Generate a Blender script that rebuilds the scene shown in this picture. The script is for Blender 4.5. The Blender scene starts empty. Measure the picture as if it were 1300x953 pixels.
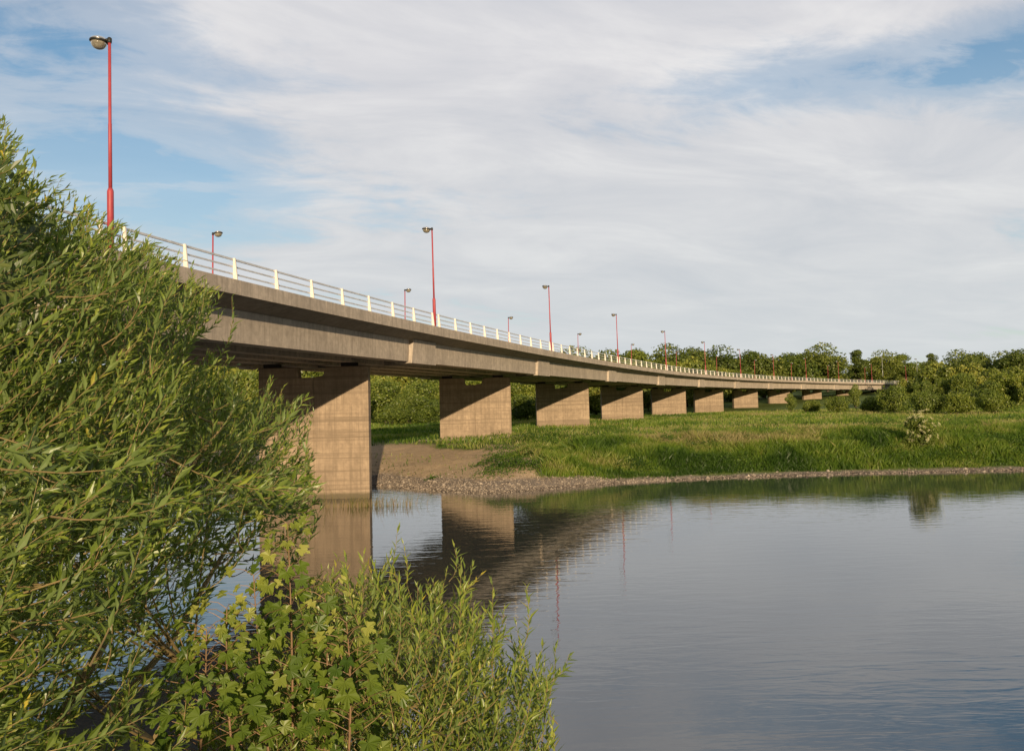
import bpy, math, random
import numpy as np
from mathutils import Matrix, Vector

# ------------------------------------------------------------------ basics
for b in (bpy.data.objects, bpy.data.meshes):
    for x in list(b):
        b.remove(x)
scene = bpy.context.scene
COL = scene.collection
rng = np.random.default_rng(7)
R_ = math.radians

# ------------------------------------------------------------------ camera model
FPX = 1200.0
PITCH = math.atan(80 / FPX)
ROLL = R_(1.4)
EYE = np.array([0.0, 0.0, 7.4])
Fv = np.array([0, math.cos(PITCH), math.sin(PITCH)])
R0 = np.array([1.0, 0, 0])
U0 = np.array([0, -math.sin(PITCH), math.cos(PITCH)])
Rv = R0 * math.cos(ROLL) - U0 * math.sin(ROLL)
Uv = R0 * math.sin(ROLL) + U0 * math.cos(ROLL)


def ray(x, y):
    x = np.asarray(x, float)[..., None]
    y = np.asarray(y, float)[..., None]
    return Fv + Rv * (x - 650) / FPX - Uv * (y - 431) / FPX


def at(x, y, Y):
    """the world point at distance Y (metres along the view) that the photo shows at pixel x, y"""
    d = ray(x, y)
    return EYE + d * (np.asarray(Y, float)[..., None] / d[..., 1:2])


def onz(x, y, z):
    d = ray(x, y)
    return EYE + d * ((z - EYE[2]) / d[..., 2:3])


cam_d = bpy.data.cameras.new("camera")
cam = bpy.data.objects.new("camera", cam_d)
COL.objects.link(cam)
cam.matrix_world = Matrix(((Rv[0], Uv[0], -Fv[0], EYE[0]), (Rv[1], Uv[1], -Fv[1], EYE[1]),
                           (Rv[2], Uv[2], -Fv[2], EYE[2]), (0, 0, 0, 1)))
cam_d.sensor_width = 36
cam_d.lens = 36 * FPX / 1300
cam_d.shift_y = -(476.5 - 431) / 1300
cam_d.clip_start = 0.1
cam_d.clip_end = 9000
scene.camera = cam


# ------------------------------------------------------------------ object helpers
def put(o, parent=None):
    COL.objects.link(o)
    if parent is not None:
        o.parent = parent
    return o


def tag(o, label=None, cat=None, group=None, kind=None):
    if label and len(label.split()) > 16:
        print("LONG LABEL", label)
    if label:
        o["label"] = label
    if cat:
        o["category"] = cat
    if group:
        o["group"] = group
    if kind:
        o["kind"] = kind
    return o


def empty(name, loc=(0, 0, 0), rz=0.0):
    o = bpy.data.objects.new(name, None)
    o.location = loc
    o.rotation_euler = (0, 0, rz)
    o.empty_display_size = 0.3
    return put(o)


def mesh_np(name, V, loops, starts, totals, mat, tint=None, smooth=False):
    me = bpy.data.meshes.new(name)
    me.vertices.add(len(V))
    me.vertices.foreach_set("co", np.asarray(V, np.float32).ravel())
    me.loops.add(len(loops))
    me.loops.foreach_set("vertex_index", np.asarray(loops, np.int32))
    me.polygons.add(len(starts))
    me.polygons.foreach_set("loop_start", np.asarray(starts, np.int32))
    me.polygons.foreach_set("loop_total", np.asarray(totals, np.int32))
    me.polygons.foreach_set("use_smooth", np.full(len(starts), bool(smooth)))
    if tint is not None:
        if isinstance(tint, dict):
            for k, v in tint.items():
                a = me.attributes.new(k, "FLOAT", "POINT")
                a.data.foreach_set("value", np.asarray(v, np.float32))
        else:
            a = me.attributes.new("tint", "FLOAT", "POINT")
            a.data.foreach_set("value", np.asarray(tint, np.float32))
    me.update(calc_edges=True)
    me.validate()
    if mat:
        me.materials.append(mat)
    return me


class MB:
    """collects vertices and faces and links them as ONE mesh object"""

    def __init__(self):
        self.v, self.f, self.t, self.n = [], [], [], 0

    def add(self, V, F, tint=0.5):
        V = np.asarray(V, float)
        self.v.append(V)
        o = self.n
        self.f += [[i + o for i in f] for f in F]
        self.t.append(np.broadcast_to(np.asarray(tint, float), (len(V),)))
        self.n += len(V)

    def box(self, c, size, M=None, taper=1.0):
        x, y, z = [s / 2 for s in size]
        V = np.array([[sx * x * (taper if sz > 0 else 1), sy * y * (taper if sz > 0 else 1), sz * z]
                      for sz in (-1, 1) for sy in (-1, 1) for sx in (-1, 1)])
        if M is not None:
            V = V @ np.asarray(M).T
        V = V + np.asarray(c, float)
        self.add(V, [[0, 2, 3, 1], [4, 5, 7, 6], [0, 1, 5, 4], [2, 6, 7, 3], [0, 4, 6, 2], [1, 3, 7, 5]])

    def lathe(self, prof, n=16, M=None, c=(0, 0, 0)):
        V, F = [], []
        for r, z in prof:
            for k in range(n):
                a = 2 * math.pi * k / n
                V.append((r * math.cos(a), r * math.sin(a), z))
        for i in range(len(prof) - 1):
            for k in range(n):
                a, b = i * n + k, i * n + (k + 1) % n
                F.append([a, b, b + n, a + n])
        F.append(list(range(n))[::-1])
        F.append([(len(prof) - 1) * n + k for k in range(n)])
        V = np.array(V)
        if M is not None:
            V = V @ np.asarray(M).T
        self.add(V + np.asarray(c, float), F)

    def tube(self, P, r, n=6, tint=0.5):
        P = np.asarray(P, float)
        r = np.broadcast_to(np.asarray(r, float), (len(P),))
        T = np.gradient(P, axis=0)
        T /= np.linalg.norm(T, axis=1)[:, None] + 1e-9
        ref = np.array([0.31, 0.17, 0.93]) if abs(T[0][2]) < 0.8 else np.array([0.9, 0.3, 0.1])
        A = np.cross(T, ref)
        A /= np.linalg.norm(A, axis=1)[:, None] + 1e-9
        B = np.cross(T, A)
        ang = np.arange(n) * 2 * math.pi / n
        V = P[:, None, :] + r[:, None, None] * (np.cos(ang)[None, :, None] * A[:, None, :] + np.sin(ang)[None, :, None] * B[:, None, :])
        V = V.reshape(-1, 3)
        F = []
        for i in range(len(P) - 1):
            for k in range(n):
                a, b = i * n + k, i * n + (k + 1) % n
                F.append([a, b, b + n, a + n])
        F.append(list(range(n))[::-1])
        F.append([(len(P) - 1) * n + k for k in range(n)])
        self.add(V, F, tint)

    def build(self, name, mat, parent=None, smooth=False, bevel=0):
        V = np.concatenate(self.v)
        tot = np.array([len(f) for f in self.f])
        loops = np.concatenate([np.array(f) for f in self.f])
        st = np.concatenate([[0], np.cumsum(tot)[:-1]])
        me = mesh_np(name, V, loops, st, tot, mat, np.concatenate(self.t), smooth)
        o = bpy.data.objects.new(name, me)
        if bevel:
            m = o.modifiers.new("bevel", "BEVEL")
            m.width = bevel
            m.segments = 2
            m.limit_method = "ANGLE"
        return put(o, parent)


def scatter(TV, TF, M, P, tint, out=None):
    """template (TV, TF with equal-sized faces) copied by matrices M (N,3,3) to points P; returns arrays"""
    TV = np.asarray(TV, float)
    N, n = len(P), len(TV)
    V = np.einsum("nij,kj->nki", M, TV) + P[:, None, :]
    off = (np.arange(N) * n)[:, None]
    L, tot = [], []
    flat = np.concatenate([np.array(f) for f in TF])
    tt = np.array([len(f) for f in TF])
    loops = (flat[None, :] + off).ravel()
    tot = np.tile(tt, N)
    tn = np.repeat(tint, n)
    return V.reshape(-1, 3), loops, tot, tn


def join_np(parts):
    V, L, T, TN, o = [], [], [], [], 0
    for v, l, t, tn in parts:
        V.append(v)
        L.append(l + o)
        T.append(t)
        TN.append(tn)
        o += len(v)
    return np.concatenate(V), np.concatenate(L), np.concatenate(T), np.concatenate(TN)


def obj_np(name, parts, mat, parent=None, smooth=False):
    V, L, T, TN = join_np(parts)
    st = np.concatenate([[0], np.cumsum(T)[:-1]])
    o = bpy.data.objects.new(name, mesh_np(name, V, L, st, T, mat, TN, smooth))
    return put(o, parent)


def unit(a):
    return a / (np.linalg.norm(a, axis=-1, keepdims=True) + 1e-9)


def frames(d, nrm):
    """matrices whose y axis is d and whose z axis is close to nrm"""
    y = unit(d)
    x = unit(np.cross(y, nrm))
    z = np.cross(x, y)
    return np.stack([x, y, z], axis=-1)


# ------------------------------------------------------------------ materials
def new_mat(name):
    m = bpy.data.materials.new(name)
    m.use_nodes = True
    nt = m.node_tree
    nt.nodes.clear()
    out = nt.nodes.new("ShaderNodeOutputMaterial")
    return m, nt, out


class NT:
    def __init__(self, nt):
        self.nt = nt

    def n(self, t, **kw):
        nd = self.nt.nodes.new(t)
        for k, v in kw.items():
            setattr(nd, k, v)
        return nd

    def l(self, a, b):
        self.nt.links.new(a, b)

    def noise(self, vec, scale, detail=4, rough=0.55, dist=0.0):
        nd = self.n("ShaderNodeTexNoise")
        nd.inputs["Scale"].default_value = scale
        nd.inputs["Detail"].default_value = detail
        nd.inputs["Roughness"].default_value = rough
        nd.inputs["Distortion"].default_value = dist
        if vec is not None:
            self.l(vec, nd.inputs["Vector"])
        return nd.outputs["Fac"]

    def mapping(self, vec, scale=(1, 1, 1), rot=(0, 0, 0), loc=(0, 0, 0)):
        nd = self.n("ShaderNodeMapping")
        nd.inputs["Scale"].default_value = scale
        nd.inputs["Rotation"].default_value = rot
        nd.inputs["Location"].default_value = loc
        self.l(vec, nd.inputs["Vector"])
        return nd.outputs[0]

    def ramp(self, fac, stops, interp="LINEAR"):
        nd = self.n("ShaderNodeValToRGB")
        cr = nd.color_ramp
        cr.interpolation = interp
        while len(cr.elements) > 1:
            cr.elements.remove(cr.elements[-1])
        cr.elements[0].position = stops[0][0]
        cr.elements[0].color = (*stops[0][1], 1) if len(stops[0][1]) == 3 else stops[0][1]
        for p, c in stops[1:]:
            e = cr.elements.new(p)
            e.color = (*c, 1)
        self.l(fac, nd.inputs["Fac"])
        return nd.outputs["Color"]

    def math(self, op, a, b=None, c=None, clamp=False):
        nd = self.n("ShaderNodeMath", operation=op, use_clamp=clamp)
        for i, v in enumerate((a, b, c)):
            if v is None:
                continue
            if isinstance(v, (int, float)):
                nd.inputs[i].default_value = v
            else:
                self.l(v, nd.inputs[i])
        return nd.outputs[0]

    def mix(self, fac, a, b, mode="MIX"):
        nd = self.n("ShaderNodeMix", data_type="RGBA", blend_type=mode)
        for s, v in ((nd.inputs[0], fac), (nd.inputs[6], a), (nd.inputs[7], b)):
            if isinstance(v, (int, float)):
                s.default_value = v
            elif isinstance(v, tuple):
                s.default_value = (*v, 1)
            else:
                self.l(v, s)
        return nd.outputs[2]

    def bump(self, h, strength, dist=0.05):
        nd = self.n("ShaderNodeBump")
        nd.inputs["Strength"].default_value = strength
        nd.inputs["Distance"].default_value = dist
        self.l(h, nd.inputs["Height"])
        return nd.outputs[0]


def concrete(name, base=(0.36, 0.315, 0.26), bands=0.5, streak=0.5, tide=False):
    m, nt, out = new_mat(name)
    k = NT(nt)
    geo = k.n("ShaderNodeNewGeometry")
    pos = geo.outputs["Position"]
    big = k.noise(pos, 0.35, 5, 0.6)
    mid = k.noise(pos, 2.6, 6, 0.65)
    fine = k.noise(pos, 28, 3, 0.6)
    drip = k.noise(k.mapping(pos, (5.5, 5.5, 0.22)), 1.5, 3, 0.55)
    strk = k.noise(k.mapping(pos, (2.2, 2.2, 0.12)), 1.6, 4, 0.6)
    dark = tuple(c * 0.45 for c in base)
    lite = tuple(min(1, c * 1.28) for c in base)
    c = k.ramp(mid, [(0.28, tuple(c * 0.72 for c in base)), (0.5, base), (0.75, lite)])
    c = k.mix(k.math("MULTIPLY", k.ramp(big, [(0.35, (1, 1, 1)), (0.62, (0, 0, 0))]), 0.42), c, dark)
    c = k.mix(k.math("MULTIPLY", k.ramp(strk, [(0.45, (0, 0, 0)), (0.7, (1, 1, 1))]), streak), c, dark)
    c = k.mix(k.math("MULTIPLY", k.ramp(drip, [(0.56, (0, 0, 0)), (0.68, (1, 1, 1))]), streak * 0.7), c, tuple(c_ * 0.4 for c_ in base))
    # pour lifts and board marks
    sep = k.n("ShaderNodeSeparateXYZ")
    k.l(pos, sep.inputs[0])
    comb = k.n("ShaderNodeCombineXYZ")
    k.l(sep.outputs[2], comb.inputs[2])
    k.l(k.math("MULTIPLY", sep.outputs[0], 0.012), comb.inputs[0])
    lift = k.noise(comb.outputs[0], 1.9, 5, 0.8)
    c = k.mix(k.math("MULTIPLY", k.ramp(lift, [(0.40, (1, 1, 1)), (0.52, (0, 0, 0))]), bands), c, tuple(c_ * 0.5 for c_ in base))
    c = k.mix(k.math("MULTIPLY", k.ramp(lift, [(0.58, (0, 0, 0)), (0.68, (1, 1, 1))]), bands * 0.7), c, lite)
    c = k.mix(k.math("MULTIPLY", fine, 0.25), c, dark)
    if tide:
        cb = k.n("ShaderNodeCombineXYZ")
        k.l(sep.outputs[0], cb.inputs[0])
        k.l(sep.outputs[2], cb.inputs[1])
        br = k.n("ShaderNodeTexBrick")
        br.offset = 0.0
        k.l(cb.outputs[0], br.inputs["Vector"])
        br.inputs["Scale"].default_value = 1.0
        br.inputs["Brick Width"].default_value = 1.22
        br.inputs["Row Height"].default_value = 2.2
        br.inputs["Mortar Size"].default_value = 0.013
        br.inputs["Color1"].default_value = (1, 1, 1, 1)
        br.inputs["Color2"].default_value = (0.90, 0.90, 0.90, 1)
        br.inputs["Mortar"].default_value = (0.62, 0.62, 0.62, 1)
        c = k.mix(0.55, c, br.outputs["Color"], "MULTIPLY")
        tz = k.math("ADD", sep.outputs[2], k.math("MULTIPLY", mid, -0.5))
        c = k.mix(k.math("MULTIPLY", k.ramp(tz, [(0.05, (1, 1, 1)), (0.30, (0, 0, 0))]), 0.75), c, (0.085, 0.075, 0.045))
    bs = k.n("ShaderNodeBsdfPrincipled")
    k.l(c, bs.inputs["Base Color"])
    bs.inputs["Roughness"].default_value = 0.88
    bs.inputs["Specular IOR Level"].default_value = 0.25
    h = k.math("ADD", k.math("MULTIPLY", mid, 0.6), k.math("ADD", fine, lift))
    k.l(k.bump(h, 0.35, 0.02), bs.inputs["Normal"])
    k.l(bs.outputs[0], out.inputs[0])
    return m


def plain(name, col, rough=0.6, metal=0.0, var=0.25, scale=6.0, spec=0.4, bump=0.0):
    m, nt, out = new_mat(name)
    k = NT(nt)
    tc = k.n("ShaderNodeTexCoord")
    nz = k.noise(tc.outputs["Object"], scale, 5, 0.6)
    c = k.ramp(nz, [(0.3, tuple(c * (1 - var) for c in col)), (0.7, tuple(min(1, c * (1 + var)) for c in col))])
    bs = k.n("ShaderNodeBsdfPrincipled")
    k.l(c, bs.inputs["Base Color"])
    bs.inputs["Roughness"].default_value = rough
    bs.inputs["Metallic"].default_value = metal
    bs.inputs["Specular IOR Level"].default_value = spec
    if bump:
        k.l(k.bump(nz, bump, 0.02), bs.inputs["Normal"])
    k.l(bs.outputs[0], out.inputs[0])
    return m


def leaf_mat(name, stops, transl=0.35, gloss=0.05, under=None, objvar=0.0):
    """stops: colours along the per-leaf tint 0..1; under: colour of the leaf's underside"""
    m, nt, out = new_mat(name)
    k = NT(nt)
    at_ = k.n("ShaderNodeAttribute", attribute_name="tint")
    c = k.ramp(at_.outputs["Fac"], stops)
    if objvar:
        oi = k.n("ShaderNodeObjectInfo")
        v = k.ramp(oi.outputs["Random"], [(0, (0.62, 0.70, 0.62)), (0.5, (1, 1, 1)), (1, (1.28, 1.18, 0.95))])
        c = k.mix(objvar, c, v, "MULTIPLY")
    if under:
        g = k.n("ShaderNodeNewGeometry")
        c = k.mix(k.math("MULTIPLY", g.outputs["Backfacing"], 0.75), c, under)
    df = k.n("ShaderNodeBsdfDiffuse")
    tr = k.n("ShaderNodeBsdfTranslucent")
    gl = k.n("ShaderNodeBsdfGlossy")
    gl.inputs["Roughness"].default_value = 0.42
    gl.inputs["Color"].default_value = (0.8, 0.8, 0.8, 1)
    k.l(c, df.inputs[0])
    tcol = k.mix(1.0, c, (1.15, 1.25, 0.55), "MULTIPLY")
    k.l(tcol, tr.inputs[0])
    mx = k.n("ShaderNodeMixShader")
    mx.inputs[0].default_value = transl
    k.l(df.outputs[0], mx.inputs[1])
    k.l(tr.outputs[0], mx.inputs[2])
    m2 = k.n("ShaderNodeMixShader")
    m2.inputs[0].default_value = gloss
    k.l(mx.outputs[0], m2.inputs[1])
    k.l(gl.outputs[0], m2.inputs[2])
    k.l(m2.outputs[0], out.inputs[0])
    return m


M_CONC = concrete("bridge_concrete", (0.56, 0.48, 0.39), 0.2, 0.5)
M_PIER = concrete("pier_concrete", (0.41, 0.315, 0.22), 0.85, 0.55, True)
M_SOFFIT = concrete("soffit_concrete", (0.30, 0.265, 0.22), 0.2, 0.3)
M_ASPH = plain("asphalt", (0.05, 0.05, 0.052), 0.9, 0, 0.2, 20)
M_POST = plain("cream_painted_post", (0.74, 0.70, 0.63), 0.55, 0, 0.1, 8)
M_RAIL = plain("weathered_aluminium_rail", (0.62, 0.62, 0.62), 0.45, 0.25, 0.2, 3)
M_BEAR = plain("bearing_steel", (0.03, 0.027, 0.025), 0.8, 0, 0.3, 5)
M_RED = plain("red_lamp_paint", (0.38, 0.055, 0.068), 0.5, 0, 0.12, 2.5, 0.5)
M_GREYP = plain("galvanised_lamp_pole", (0.42, 0.44, 0.40), 0.5, 0.2, 0.12, 2.5)
M_LTOP = plain("lantern_top_aluminium", (0.62, 0.62, 0.60), 0.28, 0.8, 0.1, 5)
M_LRIM = plain("lantern_rim_black", (0.02, 0.022, 0.02), 0.5, 0, 0.2, 5)
M_BARK = plain("tree_bark", (0.13, 0.105, 0.08), 0.9, 0, 0.4, 9, 0.2, 0.6)
M_TWIG = plain("willow_twig_bark", (0.24, 0.18, 0.08), 0.7, 0, 0.35, 5, 0.3)
M_STONE = leaf_mat("river_stones", [(0, (0.09, 0.075, 0.06)), (0.5, (0.27, 0.22, 0.17)), (1, (0.46, 0.39, 0.31))], 0.0, 0.03)


def bowl_mat():
    m, nt, out = new_mat("lantern_bowl_acrylic")
    k = NT(nt)
    bs = k.n("ShaderNodeBsdfPrincipled")
    tc = k.n("ShaderNodeTexCoord")
    c = k.ramp(k.noise(tc.outputs["Object"], 5, 3), [(0.3, (0.26, 0.23, 0.17)), (0.7, (0.45, 0.42, 0.33))])
    k.l(c, bs.inputs["Base Color"])
    bs.inputs["Roughness"].default_value = 0.12
    bs.inputs["Transmission Weight"].default_value = 0.35
    bs.inputs["IOR"].default_value = 1.4
    k.l(bs.outputs[0], out.inputs[0])
    return m


M_BOWL = bowl_mat()

# ------------------------------------------------------------------ bridge path
DS = 0.5
S = np.arange(-170, 680, DS)


def theta(s):
    k = np.asarray(s, float) / 43
    return np.radians(12.1 + 2.27 * k + 0.105 * np.maximum(0, np.minimum(k, 11.5) - 3.2) ** 2)


_th = theta(S)
_i0 = int(np.argmin(abs(S)))
PX = np.concatenate([[0], np.cumsum(np.sin((_th[1:] + _th[:-1]) / 2) * DS)])
PY = np.concatenate([[0], np.cumsum(np.cos((_th[1:] + _th[:-1]) / 2) * DS)])
PX += -16.35 - PX[_i0]
PY += 38.3 - PY[_i0]


def coping_z(Y):
    return 1.6 + np.interp(Y, [0, 100, 165, 210, 285, 360, 430, 500], [12.52, 12.45, 12.2, 11.95, 11.65, 11.4, 10.85, 10.1])


def bp(s, u, z=0.0):
    """bridge point: s along, u inwards from the near coping's outer edge, z above the coping's top"""
    s = np.asarray(s, float)
    X = np.interp(s, S, PX)
    Y = np.interp(s, S, PY)
    t = theta(s)
    return np.stack(np.broadcast_arrays(X - u * np.cos(t), Y + u * np.sin(t), coping_z(Y) + z), axis=-1)


def bframe(s):
    t = float(theta(s))
    # columns: local x = inward (u), local y = along, z
    return np.array([[-math.cos(t), math.sin(t), 0], [math.sin(t), math.cos(t), 0], [0, 0, 1.0]])


def sweep(mb, prof, s0, s1, step=3.0):
    n = max(2, int(math.ceil((s1 - s0) / step)) + 1)
    ss = np.linspace(s0, s1, n)
    m = len(prof)
    V = np.concatenate([np.array([bp(s, u, z) for u, z in prof]) for s in ss])
    F = []
    for i in range(n - 1):
        for k in range(m):
            a, b = i * m + k, i * m + (k + 1) % m
            F.append([a, b, b + m, a + m])
    F.append(list(range(m))[::-1])
    F.append([(n - 1) * m + k for k in range(m)])
    mb.add(V, F)


BW = 18.6            # deck width
S0, S1 = -130.0, 600.0
J = [43.8 + 43.3 * k for k in range(-4, 13)]

bridge = empty("road_bridge", tuple(bp(0, 9.3)[:2]) + (0,))
tag(bridge, "long curving concrete road bridge on broad wall piers crossing the river to the far bank", "bridge")


def bchild(o):
    o.parent = bridge
    o.matrix_parent_inverse = Matrix.Translation(-bridge.location)
    return o


mb = MB()
sweep(mb, [(0.04, -0.74), (1.6, -1.26), (BW - 1.6, -1.26), (BW - 0.04, -0.74), (BW - 0.5, -0.32), (0.5, -0.32)], S0, S1)
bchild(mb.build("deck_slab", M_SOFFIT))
mb = MB()
sweep(mb, [(2.6, -0.316), (BW - 2.6, -0.316), (BW - 2.6, -0.25), (2.6, -0.25)], S0, S1)
bchild(mb.build("carriageway", M_ASPH))
for a, b in ((0.5, 2.596), (BW - 2.596, BW - 0.5)):
    mb = MB()
    sweep(mb, [(a, -0.316), (b, -0.316), (b, -0.12), (a, -0.12)], S0, S1)
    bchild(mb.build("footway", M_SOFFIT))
for side in (0, 1):
    mb = MB()
    w = [(0, -0.78), (0.5, -0.78), (0.5, 0), (0.02, 0), (0, -0.03)]
    if side:
        w = [(BW - u, z) for u, z in w][::-1]
    # coping units with fine open joints
    e = np.arange(S0, S1, 21.65 / 2)
    for a, b in zip(e[:-1], e[1:]):
        sweep(mb, w, a + 0.012, b - 0.012)
    bchild(mb.build("coping", M_CONC))
# girders: pier units cantilever past the piers, suspended units hang between them from half joints
gu = [1.6, 5.5, 8.7, 11.9, 15.8]
for k in range(len(J) - 1):
    for gi, u in enumerate(gu):
        a, b = J[k] + 3.0, J[k + 1] - 2.9
        mb = MB()
        o = 0.0
        sweep(mb, [(u, -1.24), (u + 0.02, -3.04), (u + 1.18, -3.04), (u + 1.2, -1.24)], a, b)
        bchild(mb.build("girder", M_CONC))
for k, j in enumerate(J):
    mb = MB()
    for u in (1.6, 15.8):
        us = (u - 0.3, u + 1.2) if u < 9 else (u, u + 1.5)
        n = 2
        # splayed end: longer at the bottom
        V = []
        for zz, s_a, s_b in ((-1.2, j - 2.6, j + 2.98), (-3.18, j - 3.1, j + 2.98)):
            V += [bp(s_a, us[0], zz), bp(s_a, us[1], zz), bp(s_b, us[1], zz), bp(s_b, us[0], zz)]
        mb.add(V, [[0, 1, 2, 3], [7, 6, 5, 4], [0, 4, 5, 1], [1, 5, 6, 2], [2, 6, 7, 3], [3, 7, 4, 0]])
    for u in (5.5, 8.7, 11.9):
        sweep(mb, [(u, -1.132), (u, -3.1), (u + 1.2, -3.1), (u + 1.2, -1.132)], j - 2.9, j + 2.98)
    bchild(mb.build("half_joint", M_CONC))
    mb = MB()
    for sa in (j + 1.2,):
        sweep(mb, [(2.4, -1.234), (2.4, -3.12), (BW - 2.4, -3.12), (BW - 2.4, -1.234)], sa, sa + 1.5)
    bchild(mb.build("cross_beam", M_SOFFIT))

PIERS = []
for k in range(-2, 12):
    s = 38.5 + 43.3 * k
    off = {7: -1.5, 8: -3.5, 9: -6, 10: -8}.get(k, 0)
    PIERS.append(s + off)


def make_pier(s, base):
    c = bp(s, 9.0)
    t = float(theta(s)) + R_(-15)
    A = np.array([[math.cos(t), math.sin(t), 0], [-math.sin(t), math.cos(t), 0], [0, 0, 1.0]])  # x: right, y: along
    top = c[2] - 3.36
    th = 1.15
    mb = MB()
    for pts in ([(-4.5, base), (-0.02, base), (-0.02, top - 0.85), (-1.2, top - 0.85), (-1.32, top), (-4.5, top)],
                [(0.02, base), (4.5, base), (4.5, top), (1.05, top), (0.8, top - 0.7), (0.02, top - 0.85)]):
        n = len(pts)
        V = [np.array([c[0], c[1], 0]) + A.T @ np.array([x, y, z]) for y in (-th / 2, th / 2) for x, z in pts]
        F = [list(range(n)), [n + i for i in range(n)][::-1]]
        for i in range(n):
            j2 = (i + 1) % n
            F.append([i, i + n, j2 + n, j2])
        mb.add(V, F)
    V = [np.array([c[0], c[1], 0]) + A.T @ np.array([x, y, z]) for y in (-th / 2 + 0.06, th / 2 - 0.06) for x, z in
         [(-0.05, base), (0.05, base), (0.05, top - 0.9), (-0.05, top - 0.9)]]
    mb.add(V, [[0, 1, 2, 3], [7, 6, 5, 4], [0, 4, 5, 1], [1, 5, 6, 2], [2, 6, 7, 3], [3, 7, 4, 0]])
    p = bchild(mb.build("pier", M_PIER, bevel=0.03))
    for x in (-3.5, 2.9):
        m2 = MB()
        m2.box(np.array([c[0], c[1], 0]) + A.T @ np.array([x, 0, top + 0.155]), (1.3, 0.75, 0.32), A.T)
        q = m2.build("bearing", M_BEAR)
        q.parent = p
        q.matrix_parent_inverse = p.matrix_world.inverted()
    return c, A, top


# bearings' parent chain keeps world positions: meshes are in world coordinates
def fix_children():
    bpy.context.view_layer.update()
    for o in bpy.data.objects:
        if o.parent and o.parent.parent == bridge and o.name.startswith("bearing"):
            o.matrix_parent_inverse = o.parent.matrix_world.inverted()


pier_info = []
for s in PIERS:
    c = bp(s, 9.0)
    pier_info.append(make_pier(s, -2.0 if c[1] < 90 else 1.0))
# a cap beam across each pier so the middle girders bear on something
for s, (c, A, top) in zip(PIERS, pier_info):
    mb = MB()
    sweep(mb, [(2.4, -1.233), (2.4, -2.9), (BW - 2.4, -2.9), (BW - 2.4, -1.233)], s - 0.5, s + 0.5)
    bchild(mb.build("cross_beam", M_SOFFIT))

# railings
posts = []
for j in [43.8 + 43.3 * k for k in range(-3, 13)]:
    for m_ in range(10):
        posts.append(j + 0.8 + m_ * (43.3 - 1.6) / 9)


def post_geo(mb, s, side):
    t = 0.045
    us = [(0.05, 0), (0.28, 0), (0.28, 1.14), (0.17, 1.14)]
    if side:
        us = [(BW - u, z) for u, z in us]
    V = [bp(s + d, u, z) for d in (-t, t) for u, z in us]
    mb.add(V, [[0, 1, 2, 3], [7, 6, 5, 4], [0, 4, 5, 1], [1, 5, 6, 2], [2, 6, 7, 3], [3, 7, 4, 0]])


vis = [s for s in posts if s > -4 and s < S1][:100]
rest = [s for s in posts if s not in vis and S0 < s < S1]
for s in vis:
    mb = MB()
    post_geo(mb, s, 0)
    bchild(mb.build("railing_post", M_POST))
mb = MB()
for s in rest:
    post_geo(mb, s, 0)
for s in posts:
    if S0 < s < S1:
        post_geo(mb, s, 1)
o = bchild(mb.build("railing_post_run", M_POST))
o["kind"] = "stuff"
for side in (0, 1):
    for z0, z1, d in ((1.03, 1.13, 0.075), (0.66, 0.74, 0.05), (0.28, 0.36, 0.05)):
        mb = MB()
        w = [(0.282, z0), (0.282 + d * 0.2, z0 - 0.01), (0.282 + d, z0), (0.282 + d * 1.2, (z0 + z1) / 2), (0.282 + d, z1), (0.282, z1)]
        if side:
            w = [(BW - u, z) for u, z in w][::-1]
        sweep(mb, w, S0, S1, 4.33)
        bchild(mb.build("rail", M_RAIL))

# ------------------------------------------------------------------ street lamps
ORD = ["first", "second", "third", "fourth", "fifth", "sixth", "seventh", "eighth", "ninth", "tenth", "eleventh", "twelfth", "thirteenth"]


def make_lamp(red=True, H=8.45):
    """local +x points to where the lantern hangs"""
    root = empty("street_lamp")
    pm = M_RED if red else M_GREYP
    mb = MB()
    mb.lathe([(0.078, 2.42), (0.074, 5.0), (0.066, 5.04), (0.062, H - 0.1)], 12)
    mb.build("pole", pm, root, True)
    mb = MB()
    mb.lathe([(0.135, -0.1), (0.135, 2.3), (0.12, 2.36), (0.08, 2.44)], 14)
    mb.build("base_sleeve", pm, root, True)
    hx, hz = 0.50, H - 0.02
    ti = R_(-6)
    M = np.array([[math.cos(ti), 0, math.sin(ti)], [0, 1, 0], [-math.sin(ti), 0, math.cos(ti)]])
    mb = MB()
    mb.lathe([(0.085, H - 0.16), (0.095, H - 0.1), (0.095, H + 0.03), (0.05, H + 0.07)], 12)
    mb.box((0.15, 0, H - 0.02), (0.26, 0.09, 0.09))
    mb.build("bracket", M_LRIM, root, True)
    mb = MB()
    mb.lathe([(0.36, 0.03), (0.345, 0.07), (0.27, 0.13), (0.16, 0.17), (0.05, 0.185)], 20, M, (hx, 0, hz))
    lt = mb.build("lantern_top", M_LTOP, root, True)
    mb = MB()
    mb.lathe([(0.33, -0.05), (0.375, -0.045), (0.385, 0.0), (0.372, 0.035), (0.33, 0.037)], 20, M, (hx, 0, hz))
    mb.build("lantern_rim", M_LRIM, root, True)
    mb = MB()
    mb.lathe([(0.325, -0.045), (0.315, -0.13), (0.26, -0.23), (0.18, -0.30), (0.07, -0.335)], 20, M, (hx, 0, hz))
    mb.build("lantern_bowl", M_BOWL, root, True)
    return root


def kids(o):
    return [c for c in bpy.data.objects if c.parent == o]


def copy_tree(o, ch=None):
    ch = kids(o) if ch is None else ch
    c = o.copy()
    COL.objects.link(c)
    for x in ch:
        y = x.copy()
        COL.objects.link(y)
        y.parent = c
    return c


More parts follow.
